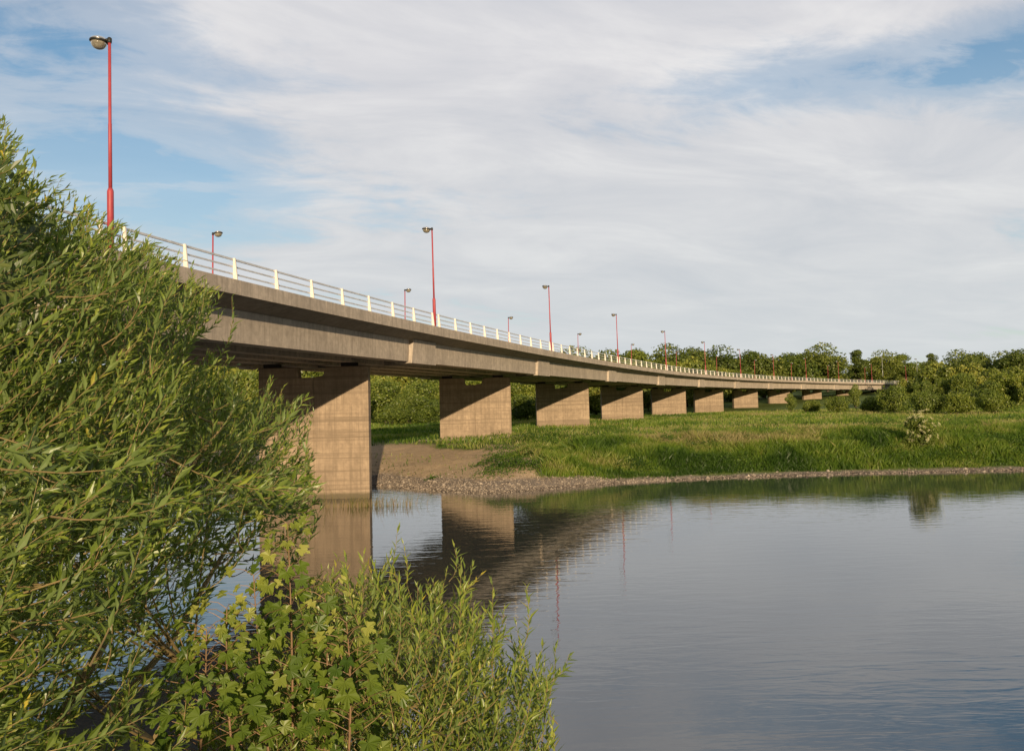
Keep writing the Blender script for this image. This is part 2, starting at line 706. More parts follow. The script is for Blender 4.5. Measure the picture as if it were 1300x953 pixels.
red_proto = make_lamp(True)
red_kids = kids(red_proto)
used = False
for side in (0, 1):
    for k in range(12):
        s = 43.3 * k - (-0.25 if k == 0 else 0)
        if side == 1 and k == 0:
            s_ok = True
        P = bp(s - (4.8 if side else 0), 0.14 if side == 0 else BW - 0.14, 0)   # the deck is skewed
        o = red_proto if not used else copy_tree(red_proto, red_kids)
        used = True
        o.location = P
        o.scale = (1, 1, 1.05 if k == 0 and side == 0 else 1)
        t = float(theta(s))
        inward = math.atan2(math.sin(t), -math.cos(t))
        o.rotation_euler = (0, 0, inward if side == 0 else inward + math.pi)
        lean = R_(0.6)
        # lean a touch towards the road
        q = Matrix.Rotation(o.rotation_euler[2], 4, 'Z') @ Matrix.Rotation(lean, 4, 'Y')
        o.rotation_euler = q.to_euler()
        if k == 0 and side == 0:
            lab = "tallest looking red lamp post at the left, its lantern high above the willow"
        elif k == 0:
            lab = "red lamp post of the far railing standing behind the willow at the left end"
        elif side == 0:
            lab = "%s red lamp post from the left on the near parapet" % ORD[k]
        else:
            lab = "%s red lamp post from the left that rises behind the far railing" % ORD[k - 1]
        tag(o, lab, "lamp post", "red lamp posts along both sides of the bridge")
grey = make_lamp(False)
grey_kids = kids(grey)
GP = [(1119.5, 452), (1163.5, 455), (1208.5, 455), (1252, 457.5), (1297, 459)]
GL = ["pale grey lamp post just right of where the bridge disappears, nearest to the deck",
      "pale grey lamp post rising in front of the dip in the tree line",
      "pale grey lamp post midway along the row above the bushes",
      "pale grey lamp post above the bushes, second from the right edge",
      "pale grey lamp post at the extreme right edge of the photo"]
for k, (x, y) in enumerate(GP):
    o = grey if k == 0 else copy_tree(grey, grey_kids)
    P = at(x, y, 405 + 4 * k)
    o.location = (P[0], P[1], P[2] - 8.6)
    o.rotation_euler = (0, 0, 2.6)
    tag(o, GL[k], "lamp post", "grey lamp posts along the road beyond the bridge")
    grey_base = P[2] - 8.6

# ------------------------------------------------------------------ terrain and water
sh_px = [(480, 617), (560, 624), (620, 627), (680, 622.5), (760, 615), (830, 611), (900, 607.5), (1050, 602.5), (1170, 600), (1300, 597.5)]
SHP = np.array([onz(x, y, 0.0) for x, y in sh_px])
shx = np.concatenate([[-400, -90, -40, -22], SHP[:, 0], [90, 200, 600]])
shy = np.concatenate([[150, 104, 90, 88], SHP[:, 1], [90, 120, 260]])


def vnoise(x, y, sc, seed=0):
    """smooth value noise"""
    x = x / sc + seed * 17.3
    y = y / sc + seed * 9.1
    xi, yi = np.floor(x), np.floor(y)
    fx, fy = x - xi, y - yi
    fx, fy = fx * fx * (3 - 2 * fx), fy * fy * (3 - 2 * fy)

    def h(a, b):
        v = np.sin(a * 127.1 + b * 311.7 + seed * 74.7) * 43758.5453
        return v - np.floor(v)
    return (h(xi, yi) * (1 - fx) + h(xi + 1, yi) * fx) * (1 - fy) + (h(xi, yi + 1) * (1 - fx) + h(xi + 1, yi + 1) * fx) * fy


def shore(x):
    return np.interp(x, shx, shy) + 0.5 * (vnoise(x, x * 0, 4.0, 3) - 0.5) + 0.25 * (vnoise(x, x * 0, 1.1, 5) - 0.5)


def sandiness(x, d):
    """1 on the bare earth ramp under the bridge"""
    e = 4.2 - 0.16 * np.clip(d, 0, 30)
    g = np.clip((0.0 + e + 2.5 * (vnoise(x, d, 3.0, 8) - 0.5) - x) / 1.6, 0, 1)
    return g * np.clip((25 + 6 * (vnoise(x, d, 3, 2) - 0.5) - d) / 2.0, 0, 1) * np.clip((x + 60) / 6, 0, 1)


def near_shore(x):
    return 9.0 + 0.05 * np.abs(x) + 0.8 * (vnoise(x, x * 0, 3, 6) - 0.5) + np.clip(-x - 14, 0, 100) * 0.55 * np.clip((x + 60) / 30, 0.2, 1)


def height(x, y):
    d = y - shore(x)
    sd = sandiness(x, d)
    wv = np.clip((x + 4) / 14, 0, 1)
    # right of the bridge: gravel lip, then the steep grass bank; under the bridge a gentle ramp
    steep = np.interp(d, [-60, -8, 0, 1.8, 3.2, 7, 12, 22, 60, 300, 2000], [-3, -1.6, 0, 0.32, 0.75, 2.0, 2.8, 3.05, 3.15, 3.2, 3.2])
    ramp = np.interp(d, [-60, -8, 0, 3, 9, 18, 28, 60, 300, 2000], [-3, -1.6, 0, 0.5, 1.25, 2.1, 2.95, 3.1, 3.2, 3.2])
    far = steep * wv + ramp * (1 - wv)
    far = far + np.clip(d - 1, 0, 3) / 3 * 0.3 * (vnoise(x, y, 6.0, 1) - 0.5) + np.clip(d - 1, 0, 3) / 3 * 0.12 * (vnoise(x, y, 1.4, 4) - 0.5)
    far = far + np.clip((y - 300) / 260, 0, 1) ** 1.2 * 9.0 + np.clip((y - 600) / 900, 0, 1) * 22
    # the embankment that carries the road on beyond the bridge's end
    dn = near_shore(x) - y
    near = np.interp(dn, [-60, -3, 0, 7.5, 30, 900], [-3, -1.0, 0, 5.75, 6.2, 6.5]) + np.clip(dn, 0, 2) / 2 * 0.25 * (vnoise(x, y, 1.5, 9) - 0.5)
    return np.maximum(far, near)


gx = np.unique(np.concatenate([np.arange(-2600, -120, 60), np.arange(-120, -44, 4), np.arange(-44, 90, 0.6), np.arange(90, 260, 5), np.arange(260, 2700, 60)]))
gy = np.unique(np.concatenate([np.arange(-1200, -30, 60), np.arange(-30, 16, 1.0), np.arange(16, 66, 5), np.arange(66, 112, 0.6), np.arange(112, 420, 6), np.arange(420, 3000, 60)]))
XX, YY = np.meshgrid(gx, gy)
ZZ = height(XX, YY)
nx, ny = len(gx), len(gy)
idx = np.arange(nx * ny).reshape(ny, nx)
quads = np.stack([idx[:-1, :-1], idx[:-1, 1:], idx[1:, 1:], idx[1:, :-1]], -1).reshape(-1, 4)
D = YY - shore(XX)
SD = sandiness(XX, D)
GR = np.clip((1.2 + 1.3 * vnoise(XX, YY, 2.0, 7) + 3.2 * np.clip((10 - XX) / 10, 0, 1) - D) / 0.8, 0, 1)


def ground_mat():
    m, nt, out = new_mat("ground_earth_grass_gravel")
    k = NT(nt)
    geo = k.n("ShaderNodeNewGeometry")
    pos = geo.outputs["Position"]
    a_s = k.n("ShaderNodeAttribute", attribute_name="sand").outputs["Fac"]
    a_g = k.n("ShaderNodeAttribute", attribute_name="gravel").outputs["Fac"]
    nz = k.noise(pos, 1.3, 6, 0.65)
    n2 = k.noise(pos, 9, 5, 0.7)
    grass = k.ramp(nz, [(0.3, (0.06, 0.10, 0.016)), (0.55, (0.12, 0.165, 0.03)), (0.75, (0.19, 0.21, 0.055))])
    earth = k.ramp(n2, [(0.3, (0.34, 0.24, 0.14)), (0.5, (0.52, 0.385, 0.235)), (0.75, (0.64, 0.50, 0.33))])
    earth = k.mix(k.ramp(nz, [(0.35, (0.5, 0.5, 0.5)), (0.5, (0, 0, 0))]), earth, (0.26, 0.18, 0.11))
    grav = k.ramp(k.noise(pos, 17, 4, 0.8), [(0.3, (0.08, 0.065, 0.05)), (0.5, (0.23, 0.19, 0.15)), (0.7, (0.42, 0.36, 0.29))])
    c = k.mix(a_s, grass, earth)
    c = k.mix(a_g, c, grav)
    sp = k.n("ShaderNodeSeparateXYZ")
    k.l(pos, sp.inputs[0])
    wet = k.ramp(k.math("ADD", sp.outputs[2], k.math("MULTIPLY", nz, -0.12)), [(0.02, (0.42, 0.40, 0.38)), (0.10, (1, 1, 1))])
    c = k.mix(1.0, c, wet, "MULTIPLY")
    bs = k.n("ShaderNodeBsdfPrincipled")
    bs.inputs["Roughness"].default_value = 0.95
    bs.inputs["Specular IOR Level"].default_value = 0.15
    k.l(c, bs.inputs["Base Color"])
    k.l(k.bump(n2, 0.8, 0.08), bs.inputs["Normal"])
    k.l(bs.outputs[0], out.inputs[0])
    return m


me = mesh_np("ground", np.stack([XX.ravel(), YY.ravel(), ZZ.ravel()], -1), quads.ravel(), np.arange(len(quads)) * 4,
             np.full(len(quads), 4), ground_mat(), {"sand": SD.ravel(), "gravel": GR.ravel()}, True)
tag(put(bpy.data.objects.new("ground", me)), kind="structure")


def water_mat():
    m, nt, out = new_mat("river_water")
    k = NT(nt)
    geo = k.n("ShaderNodeNewGeometry")
    pos = geo.outputs["Position"]
    wp = k.mapping(pos, (0.36, 1.15, 1.0), (0, 0, R_(-8)))
    n1 = k.noise(wp, 1.3, 3, 0.5, 0.6)
    n2 = k.noise(wp, 4.5, 2, 0.5, 0.3)
    n3 = k.noise(k.mapping(pos, (0.02, 0.05, 1)), 1.0, 3, 0.5)
    amp = k.ramp(n3, [(0.35, (0.45, 0.45, 0.45)), (0.65, (1, 1, 1))])
    h = k.math("ADD", k.math("MULTIPLY", n1, 1.0), k.math("MULTIPLY", n2, 0.2))
    h = k.math("MULTIPLY", h, amp)
    bs = k.n("ShaderNodeBsdfPrincipled")
    bs.inputs["Base Color"].default_value = (0.045, 0.050, 0.047, 1)
    bs.inputs["Roughness"].default_value = 0.02
    bs.inputs["IOR"].default_value = 1.9
    k.l(k.bump(h, 0.27, 0.05), bs.inputs["Normal"])
    k.l(bs.outputs[0], out.inputs[0])
    return m


mb = MB()
mb.add([(-2500, -60, 0), (2500, -60, 0), (2500, 420, 0), (-2500, 420, 0)], [[0, 1, 2, 3]])
tag(mb.build("water", water_mat()), kind="structure")

# ------------------------------------------------------------------ gravel and grass (stuff)
OCT = [(1, 0, 0), (0, 1, 0), (-1, 0, 0), (0, -1, 0), (0, 0, 0.7), (0, 0, -0.7)]
OCF = [[0, 1, 4], [1, 2, 4], [2, 3, 4], [3, 0, 4], [1, 0, 5], [2, 1, 5], [3, 2, 5], [0, 3, 5]]


def rot_z(a):
    c, s, z, o = np.cos(a), np.sin(a), np.zeros_like(a), np.ones_like(a)
    return np.stack([np.stack([c, -s, z], -1), np.stack([s, c, z], -1), np.stack([z, z, o], -1)], -2)


N = 16000
x = rng.uniform(-24, 78, N)
x[: N // 2] = rng.uniform(-16, 14, N // 2)
d = np.abs(rng.normal(0, 1.0, N)) * np.where(x < 10, 3.2, 0.8) - 0.3
y = shore(x) + d
sz = 0.03 + 0.07 * rng.random(N) ** 3 + 0.16 * (rng.random(N) > 0.985) * rng.random(N)
M = rot_z(rng.uniform(0, 6.28, N)) * (sz[:, None, None] * rng.uniform(0.7, 1.5, (N, 1, 3)))
parts = [scatter(OCT, OCF, M, np.stack([x, y, height(x, y) + sz * 0.15], -1), rng.random(N))]
# lumps of earth and rubble around the second pier's foot
N = 900
c2 = bp(PIERS[3], 9.0)
x = rng.normal(c2[0] + 1, 3.6, N)
y = c2[1] - 2.2 + rng.normal(0, 1.2, N)
sz = 0.05 + 0.2 * rng.random(N) ** 2
M = rot_z(rng.uniform(0, 6.28, N)) * (sz[:, None, None] * rng.uniform(0.7, 1.4, (N, 1, 3)))
parts.append(scatter(OCT, OCF, M, np.stack([x, y, height(x, y) + sz * 0.3], -1), 0.3 + 0.5 * rng.random(N)))
o = obj_np("gravel", parts, M_STONE)
tag(o, "grey brown pebbles and stones lying along the far waterline", "gravel", kind="stuff")

M_GRASS = leaf_mat("bank_grass", [(0, (0.032, 0.075, 0.010)), (0.3, (0.088, 0.160, 0.020)), (0.55, (0.17, 0.25, 0.030)),
                                  (0.8, (0.29, 0.31, 0.08)), (1, (0.36, 0.30, 0.15))], 0.4, 0.02)


def grass_batch(x, y, h, w, tint, lean=0.38):
    n = len(x)
    z = height(x, y) - 0.03
    ang = rng.uniform(0, 6.28, n)
    P0 = np.stack([x, y, z], -1)
    side = np.stack([np.cos(ang), np.sin(ang), 0 * ang], -1) * (w / 2)[:, None]
    ln = np.stack([rng.normal(0, lean, n), rng.normal(0, lean, n), np.zeros(n)], -1) * h[:, None]
    mid = P0 + ln * 0.3 + np.array([0, 0, 1.0]) * (h * 0.55)[:, None]
    tip = P0 + ln + np.array([0, 0, 1.0]) * h[:, None]
    V = np.stack([P0 - side, P0 + side, mid + side * 0.7, tip, mid - side * 0.7], 1).reshape(-1, 3)
    base = (np.arange(n) * 5)[:, None]
    loops = (np.array([0, 1, 2, 3, 4])[None] + base).ravel()
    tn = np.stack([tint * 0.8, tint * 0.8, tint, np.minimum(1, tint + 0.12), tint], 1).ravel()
    return V, loops, np.full(n, 5), tn


def meadow_tint(x, y, n):
    t = 0.44 + 0.85 * (vnoise(x, y, 10, 1) - 0.5) + 0.5 * (vnoise(x, y * 1.6, 2.2, 2) - 0.5) + rng.normal(0, 0.10, n)
    return t


parts = []
N = 150000
x = rng.uniform(-16, 84, N)
d = rng.uniform(0.9, 17, N)
y = shore(x) + d
keep = (rng.random(N) > sandiness(x, d) * 0.985) & (d > 1.2 + 1.0 * vnoise(x, x * 0, 1.5, 4) + 3.0 * np.clip((9 - x) / 8, 0, 1))
x, y, d = x[keep], y[keep], d[keep]
n = len(x)
h = (0.24 + 0.55 * np.clip(d / 7, 0, 1)) * (0.45 + 1.1 * vnoise(x, y, 2.5, 11)) * rng.uniform(0.5, 1.4, n)
h *= 1 - 0.65 * (sandiness(x, d) > 0.5)
t = meadow_tint(x, y, n) + 0.05 + 0.30 * np.clip((d - 9) / 5, 0, 1) - 0.06
t = t - 0.30 * np.clip((vnoise(x, y, 3.4, 21) - 0.58) * 8, 0, 1) + 0.22 * np.clip((vnoise(x, y, 5.0, 31) - 0.6) * 6, 0, 1) + 0.2 * (rng.random(n) > 0.9)
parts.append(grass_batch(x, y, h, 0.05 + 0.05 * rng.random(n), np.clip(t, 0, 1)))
N = 120000
x = rng.uniform(-70, 150, N)
y = 97 + rng.random(N) ** 1.5 * 170
keep = (y > shore(x) + 14) & (rng.random(N) > sandiness(x, y - shore(x))) & (np.abs(x) < y * 0.62 + 8)
x, y = x[keep], y[keep]
n = len(x)
sc = y / 100
h = (0.36 + 0.3 * vnoise(x, y, 6, 12)) * rng.uniform(0.6, 1.3, n)
t = meadow_tint(x, y, n) + 0.22 + 0.22 * (rng.random(n) > 0.75)
t = t - 0.30 * np.clip((vnoise(x, y, 11, 22) - 0.5) * 5, 0, 1)
t = np.where(x < -2, t - 0.15, t)
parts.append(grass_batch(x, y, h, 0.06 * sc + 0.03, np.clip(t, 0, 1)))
o = obj_np("grass", parts, M_GRASS)
tag(o, "long meadow grass covering the far river bank and the flat field behind it", "grass", kind="stuff")

# broad leaved weeds in dark patches on the bank
parts = []
cx, cy, cs = [], [], []
for i in range(240):
    x0 = rng.uniform(-2, 80)
    d0 = rng.uniform(3, 16) if i % 3 else rng.uniform(12, 60)
    cx.append(x0)
    cy.append(float(shore(np.array([x0]))[0]) + d0)
    cs.append(rng.uniform(0.4, 1.7))
for (px_, py_, s_) in ((590, 572, 0.5), (618, 566, 0.6), (640, 590, 1.2), (655, 597, 1.3), (628, 600, 0.9), (676, 590, 1.4), (520, 578, .35), (505, 574, .4), (560, 583, .3), (548, 600, .3), (610, 580, .5), (690, 575, 1.4)):
    P = onz(px_, py_, 1.2)
    cx.append(P[0])
    cy.append(P[1])
    cs.append(s_)
for x0, y0, s_ in zip(cx, cy, cs):
    n = int(420 * s_)
    x = x0 + rng.normal(0, s_, n)
    y = y0 + rng.normal(0, s_ * 0.8, n)
    z = height(x, y) + rng.random(n) * s_ * 0.75 * np.exp(-((x - x0) ** 2 + (y - y0) ** 2) / (2 * s_ * s_))
    dv = unit(np.stack([rng.normal(0, 1, n), rng.normal(0, 1, n), rng.uniform(0, 1, n)], -1))
    nv = np.stack([rng.normal(0, .5, n), rng.normal(-.4, .5, n), np.ones(n)], -1)
    M = frames(dv, nv) * 0.16
    parts.append(scatter([(0, 0, 0), (0.35, 0.5, 0.05), (0, 1, 0), (-0.35, 0.5, 0.05)], [[0, 1, 2, 3]], M, np.stack([x, y, z], -1),
                         np.clip(rng.uniform(0.05, 0.45) + rng.normal(0, 0.1, n), 0, 1)))
o = obj_np("bank_weeds", parts, M_GRASS)
tag(o, "darker broad leaved weeds growing in patches among the bank grass", "weeds", kind="stuff")

# ------------------------------------------------------------------ trees and bushes of the far side
LEAF_T = [(0, 0, 0), (0.5, 0.35, 0.12), (0.32, 1, 0), (-0.4, 0.8, 0.1)]
LEAF_F = [[0, 1, 2, 3]]


def crown_arrays(seed, H, W, base, nl, leaf, nlobes=22, shape=1.0, gap=0.12):
    """lumpy crown: leaf faces spread over and through overlapping lobes"""
    g = np.random.default_rng(seed)
    parts = []
    zc = (H + base) / 2
    hh = (H - base) / 2
    lobes = []
    for i in range(nlobes):
        v = unit(g.normal(0, 1, 3))
        r = g.random() ** 0.45 * 0.72
        c = np.array([v[0] * W / 2 * r, v[1] * W / 2 * r, zc + v[2] * hh * r * 1.02])
        wz = 1 - 0.35 * shape * max(0, (c[2] - zc) / hh)
        c[:2] *= wz
        lr = W / 2 * g.uniform(0.24, 0.44) * (0.8 + 0.3 * wz)
        lobes.append((c, np.array([lr, lr, lr * g.uniform(0.65, 0.95)]), g.uniform(-0.16, 0.16)))
    C = np.array([l[0] for l in lobes])
    A = np.array([l[1] for l in lobes])
    per = nl // nlobes
    for i, (c, a, tt) in enumerate(lobes):
        v = unit(g.normal(0, 1, (per, 3)))
        lump = 1 + 0.22 * np.sin(v[:, 0] * 5 + i) * np.sin(v[:, 1] * 6 + i * 2) * np.cos(v[:, 2] * 5 + i)
        r = (0.62 + 0.46 * g.random(per) ** 0.6) * lump
        P = c + v * a * r[:, None]
        # drop the ones buried in other lobes
        q = (np.linalg.norm((P[:, None, :] - C[None]) / A[None], axis=2) < 0.62).sum(1)
        ok = (q <= 1) & (P[:, 2] > base * 0.6 + 0.1) & (g.random(per) > gap)
        P, vv = P[ok], v[ok]
        n = len(P)
        nrm = unit(vv + g.normal(0, 0.55, (n, 3)))
        dv = g.normal(0, 1, (n, 3))
        M = frames(dv - nrm * (dv * nrm).sum(1)[:, None], nrm) * (leaf * g.uniform(0.6, 1.35, n))[:, None, None]
        tint = np.clip(0.45 + tt + g.normal(0, 0.16, n), 0, 1)
        parts.append(scatter(LEAF_T, LEAF_F, M, P, tint))
    return parts, lobes


def make_tree(name, seed, H, W, base, nl, leaf, mat, nlobes=22, shape=1.0, trunk=True, gap=0.12):
    root = empty(name)
    parts, lobes = crown_arrays(seed, H, W, base, nl, leaf, nlobes, shape, gap)
    obj_np("crown" if trunk else "foliage", parts, mat, root)
    g = np.random.default_rng(seed + 99)
    mb = MB()
    r0 = H * 0.018 + 0.03
    if trunk:
        mb.tube([(0, 0, -0.5), (0.05 * r0, 0, base * 0.6), (0.2, 0.1, base + (H - base) * 0.35), (0.1, 0, H * 0.8)],
                [r0 * 1.3, r0, r0 * 0.6, r0 * 0.15], 8)
        for c, a, _ in lobes[: 9]:
            z0 = base * 0.7 + (H - base) * 0.15 * g.random()
            mb.tube([(0, 0, z0), tuple(c * [0.5, 0.5, 0] + np.array([0, 0, (z0 + c[2]) / 2 + 0.3])), tuple(c)], [r0 * 0.5, r0 * 0.3, r0 * 0.08], 5)
        mb.build("trunk", M_BARK, root, True)
    else:
        for c, a, _ in lobes[:8]:
            mb.tube([(g.normal(0, .15), g.normal(0, .15), -0.2), tuple(c * [0.4, 0.4, 0.5]), tuple(c)], [r0 * 0.6, r0 * 0.4, r0 * 0.1], 5)
        mb.build("stem", M_BARK, root, True)
    return root


M_OAK = leaf_mat("oak_foliage", [(0, (0.035, 0.06, 0.013)), (0.45, (0.11, 0.15, 0.03)), (0.8, (0.20, 0.235, 0.05)), (1, (0.28, 0.29, 0.07))], 0.3, 0.03, None, 0.9)
M_BUSH = leaf_mat("bush_foliage", [(0, (0.05, 0.08, 0.016)), (0.45, (0.15, 0.20, 0.034)), (0.8, (0.25, 0.285, 0.05)), (1, (0.33, 0.33, 0.08))], 0.35, 0.03, None, 0.8)

T = {}
specs = [("broad", 1, 22, 19, 3.5, 11000, 0.62, M_OAK, 30, 0.7), ("tall", 2, 26, 14, 4, 10000, 0.6, M_OAK, 26, 1.2),
         ("dome", 3, 20, 16, 2.5, 10000, 0.6, M_OAK, 24, 0.9), ("conic", 4, 25, 11, 2, 9000, 0.55, M_OAK, 22, 2.2),
         ("loose", 5, 21, 15, 4, 8000, 0.62, M_BUSH, 18, 1.0), ("round", 6, 17, 15, 2, 9000, 0.55, M_BUSH, 20, 0.8)]
for (n_, sd, H, W, b, nl, lf, mt, nlo, shp) in specs:
    T[n_] = ("tree", make_tree("tree", sd, H, W, b, nl, lf, mt, nlo, shp), H, W)
for (n_, sd, H, W, nl, lf) in (("bushA", 11, 6, 8, 9000, 0.30), ("bushB", 12, 8, 7, 9000, 0.30), ("bushC", 13, 4.5, 7.5, 8000, 0.26), ("bushD", 14, 9, 9, 10000, 0.34)):
    T[n_] = ("bush", make_tree("bush", sd, H, W, 0.0, nl, lf, M_BUSH, 18, 0.8, False), H, W)
protos = {k: (v[1], kids(v[1])) for k, v in T.items()}
first = {k: True for k in T}


def place(kind, px_, ytop, Y, label, group, wscale=1.0, sink=0.0):
    """a tree or bush whose top the photo shows at px_, ytop, standing on the ground at distance Y"""
    typ, root, H, W = T[kind]
    P = at(px_, ytop, Y)
    g0 = float(height(np.array([P[0]]), np.array([P[1]]))[0]) - sink
    sc = (P[2] - g0) / H
    if first[kind]:
        o = root
        first[kind] = False
    else:
        o = copy_tree(root, protos[kind][1])
    o.location = (P[0], P[1], g0)
    ws = sc * wscale
    o.scale = (ws, ws, sc)
    o.rotation_euler = (0, 0, random.Random(int(px_ * 7 + Y)).uniform(0, 6.28))
    tag(o, label, typ, group)
    return o


SKY = "trees forming the skyline of the far wood"
sky = [
    ("dome", 590, 452, 350, "rounded tree behind the deck, glimpsed under it above the second pier"),
    ("broad", 735, 437, 380, "low wide tree that starts the skyline just right of the third near lamp post"),
    ("dome", 775, 434, 390, "rounded tree on the skyline just left of the fourth near lamp post"),
    ("loose", 812, 436, 380, "small mid green tree on the skyline just right of the fourth near lamp post"),
    ("broad", 850, 434, 400, "broad tree on the skyline behind the fifth near lamp post"),
    ("dome", 878, 431, 410, "dark rounded tree on the skyline between the fifth and sixth near lamp posts"),
    ("broad", 915, 436, 410, "wide mid green tree right behind the sixth near lamp post"),
    ("loose", 948, 440, 420, "loose lower tree on the skyline behind the seventh near lamp post"),
    ("dome", 968, 441, 420, "small rounded tree filling the dip right of the seventh near lamp post"),
    ("round", 1001, 439, 430, "bright green round topped tree left of the tallest dark tree on the skyline"),
    ("broad", 1048, 433, 480, "tallest and darkest tree on the skyline, gaps of sky in its top"),
    ("conic", 1089, 438, 490, "light green pointed tree right of the tallest dark tree"),
    ("broad", 1118, 443, 510, "dark broad tree behind the first grey lamp post"),
    ("loose", 1148, 445, 520, "light green tree just left of the dip in the skyline"),
    ("dome", 1186, 454, 410, "low tree in the dip of the skyline between the second and third grey lamp posts"),
    ("conic", 1181, 444, 560, "reddish brown pointed treetop poking out of the dip in the skyline"),
    ("broad", 1212, 442, 360, "broad tree behind the third grey lamp post"),
    ("round", 1238, 439, 380, "pale green round topped tree left of the fourth grey lamp post"),
    ("broad", 1268, 444, 370, "dark tree behind the fourth grey lamp post"),
    ("dome", 1293, 434, 350, "tallest dark green tree at the right edge of the photo"),
    ("tall", 1335, 436, 360, "tall tree cut by the right edge of the frame"),
    ("round", 930, 462, 388, "lit rounded tree just above the railing between the sixth and seventh near lamp posts"),
    ("round", 830, 458, 325, "yellow green rounded tree just above the railing left of the fifth near lamp post"),
    ("loose", 870, 456, 350, "loose bright tree just above the railing right of the fifth near lamp post"),
    ("round", 1010, 468, 500, "low bright treetop above the railing at the eighth near lamp post"),
    ("dome", 1075, 468, 530, "low treetop above the railing near the tenth near lamp post"),
]
for kd, x, y, Y, lab in sky:
    place(kd, x, y, Y, lab, SKY, 1.3)
MID = "bushes and young trees behind the far bank's meadow"
mid = [
    ("bushD", 1168, 480, 225, "mid green bush at the very end of the bridge deck"),
    ("bushB", 1195, 478, 235, "tall bush behind the white flowered elder, its left neighbour touching the bridge end"),
    ("bushD", 1222, 470, 230, "largest bush right of the flowering elder with a rounded top"),
    ("bushA", 1248, 482, 210, "wide bush below the fourth grey lamp post"),
    ("bushD", 1278, 468, 225, "tall dense bush second from the right edge of the frame"),
    ("bushB", 1308, 472, 215, "tall bush cut by the right edge of the frame above the meadow"),
    ("bushC", 1175, 497, 185, "low bush directly behind and above the flowering elder"),
    ("bushC", 1215, 499, 180, "low dark bush at the meadow's edge right of the elder"),
    ("bushC", 1262, 500, 178, "low bush at the meadow's edge near the right side"),
    ("bushC", 1133, 489, 205, "dark dense bush covering the last pier of the bridge"),
    ("bushB", 1085, 486, 260, "slim bush standing up against the deck between the last two piers"),
    ("bushC", 1108, 503, 215, "light green bush in front of the last but one pier"),
    ("bushC", 1062, 503, 220, "low bush in front of the tenth pier, right of the lone bush"),
    ("bushB", 1003, 498, 250, "upright bush half covering the eighth pier of the bridge"),
    ("bushC", 1030, 508, 235, "small light bush at the foot of the ninth pier"),
    ("bushD", 668, 478, 235, "big bright bush seen under the deck between the second and third piers"),
    ("bushA", 664, 499, 222, "lower dark bush between the second and third piers"),
    ("bushD", 755, 482, 275, "sunlit bush seen between the third and fourth piers"),
    ("bushB", 822, 485, 315, "bush seen through the narrow gap between the fourth and fifth piers"),
    ("bushB", 877, 486, 345, "bush seen through the narrow gap between the fifth and sixth piers"),
    ("bushD", 926, 487, 388, "bush seen between the sixth and seventh piers"),
    ("bushD", 968, 488, 422, "bush seen between the seventh and eighth piers"),
    ("bushD", 490, 477, 225, "leafy bush seen just right of the first pier under the deck"),
    ("bushA", 500, 507, 200, "low yellow green bush right of the first pier beyond the meadow"),
    ("bushD", 540, 479, 232, "large lit bush left of the second pier under the deck"),
    ("bushA", 538, 502, 205, "low rounded bush left of the second pier at the meadow's edge"),
    ("bushB", 518, 487, 215, "slim darker bush midway between the first and second piers"),
    ("bushD", 320, 464, 215, "bush showing left of the first pier between willow and deck"),
    ("bushD", 375, 470, 200, "bush showing through the notch in the top of the first pier"),
    ("bushD", 600, 474, 215, "bush showing through the notch in the top of the second pier"),
    ("bushD", 440, 474, 200, "bush standing straight behind the first pier"),
    ("bushD", 715, 480, 220, "bush showing through the notch in the top of the third pier"),
    ("bushD", 790, 482, 240, "bush showing through the notch in the top of the fourth pier"),
]
for kd, x, y, Y, lab in mid:
    place(kd, x, y, Y, lab, MID, {1133: 0.75, 1108: 1.0, 1085: 0.6, 1062: 1.0, 1168: 0.7, 1003: 0.75, 1030: 1.0}.get(x, 1.1 if kd != "bushB" else 0.8))

# the rest of the wood: one mass behind and below the skyline trees
parts = []
gW = np.random.default_rng(5)
cr = [crown_arrays(50 + i, 20, 17, 1.0, 2600, 1.1, 14, 0.8)[0] for i in range(4)]
cr = [join_np(p) for p in cr]
for i in range(230):
    if i < 130:
        px_ = gW.uniform(-150, 1500)
        Y = gW.uniform(300, 520)
        if px_ > 940:
            Y = max(Y, 575) if px_ < 1168 else gW.uniform(330, 430)
    else:
        px_ = gW.uniform(-200, 900)
        Y = gW.uniform(255, 340) + max(0, px_ - 600) * 0.35
    P = at(px_, 500, Y)
    x0, y0 = P[0], P[1]
    g0 = float(height(np.array([x0]), np.array([y0]))[0])
    top = at(px_, gW.uniform(446, 462) if px_ > 730 else gW.uniform(446, 470), Y)[2]
    if 1150 < px_ < 1215:
        top -= 5
    sc = max(0.4, (top - g0) / 20)
    V, L, Tt, TN = cr[i % 4]
    a = gW.uniform(0, 6.28)
    ca, sa = math.cos(a), math.sin(a)
    Vr = np.stack([V[:, 0] * ca - V[:, 1] * sa, V[:, 0] * sa + V[:, 1] * ca, V[:, 2]], -1) * [sc * 0.95, sc * 0.95, sc] + [x0, y0, g0]
    parts.append((Vr, L, Tt, np.clip(TN + gW.uniform(-0.15, 0.3), 0, 1)))
for i in range(46):
    px_ = 700 + i * 10.2 + gW.uniform(-3, 3)
    Yb = float(np.interp(px_, [700, 785, 846, 898, 943, 985, 1024, 1067, 1110, 1160], [122, 163, 203, 243, 282, 320, 356, 391, 425, 458]))
    Y = max(260, Yb + (gW.uniform(112, 135) if px_ < 950 else gW.uniform(92, 110)))
    P = at(px_, gW.uniform(468, 477), Y)
    g0 = float(height(np.array([P[0]]), np.array([P[1]]))[0])
    sc = max(0.3, (P[2] - g0) / 20)
    V, L, Tt, TN = cr[i % 4]
    parts.append((V * [sc * 1.1, sc * 1.1, sc] + [P[0], P[1], g0], L, Tt, np.clip(TN + gW.uniform(-0.1, 0.25), 0, 1)))
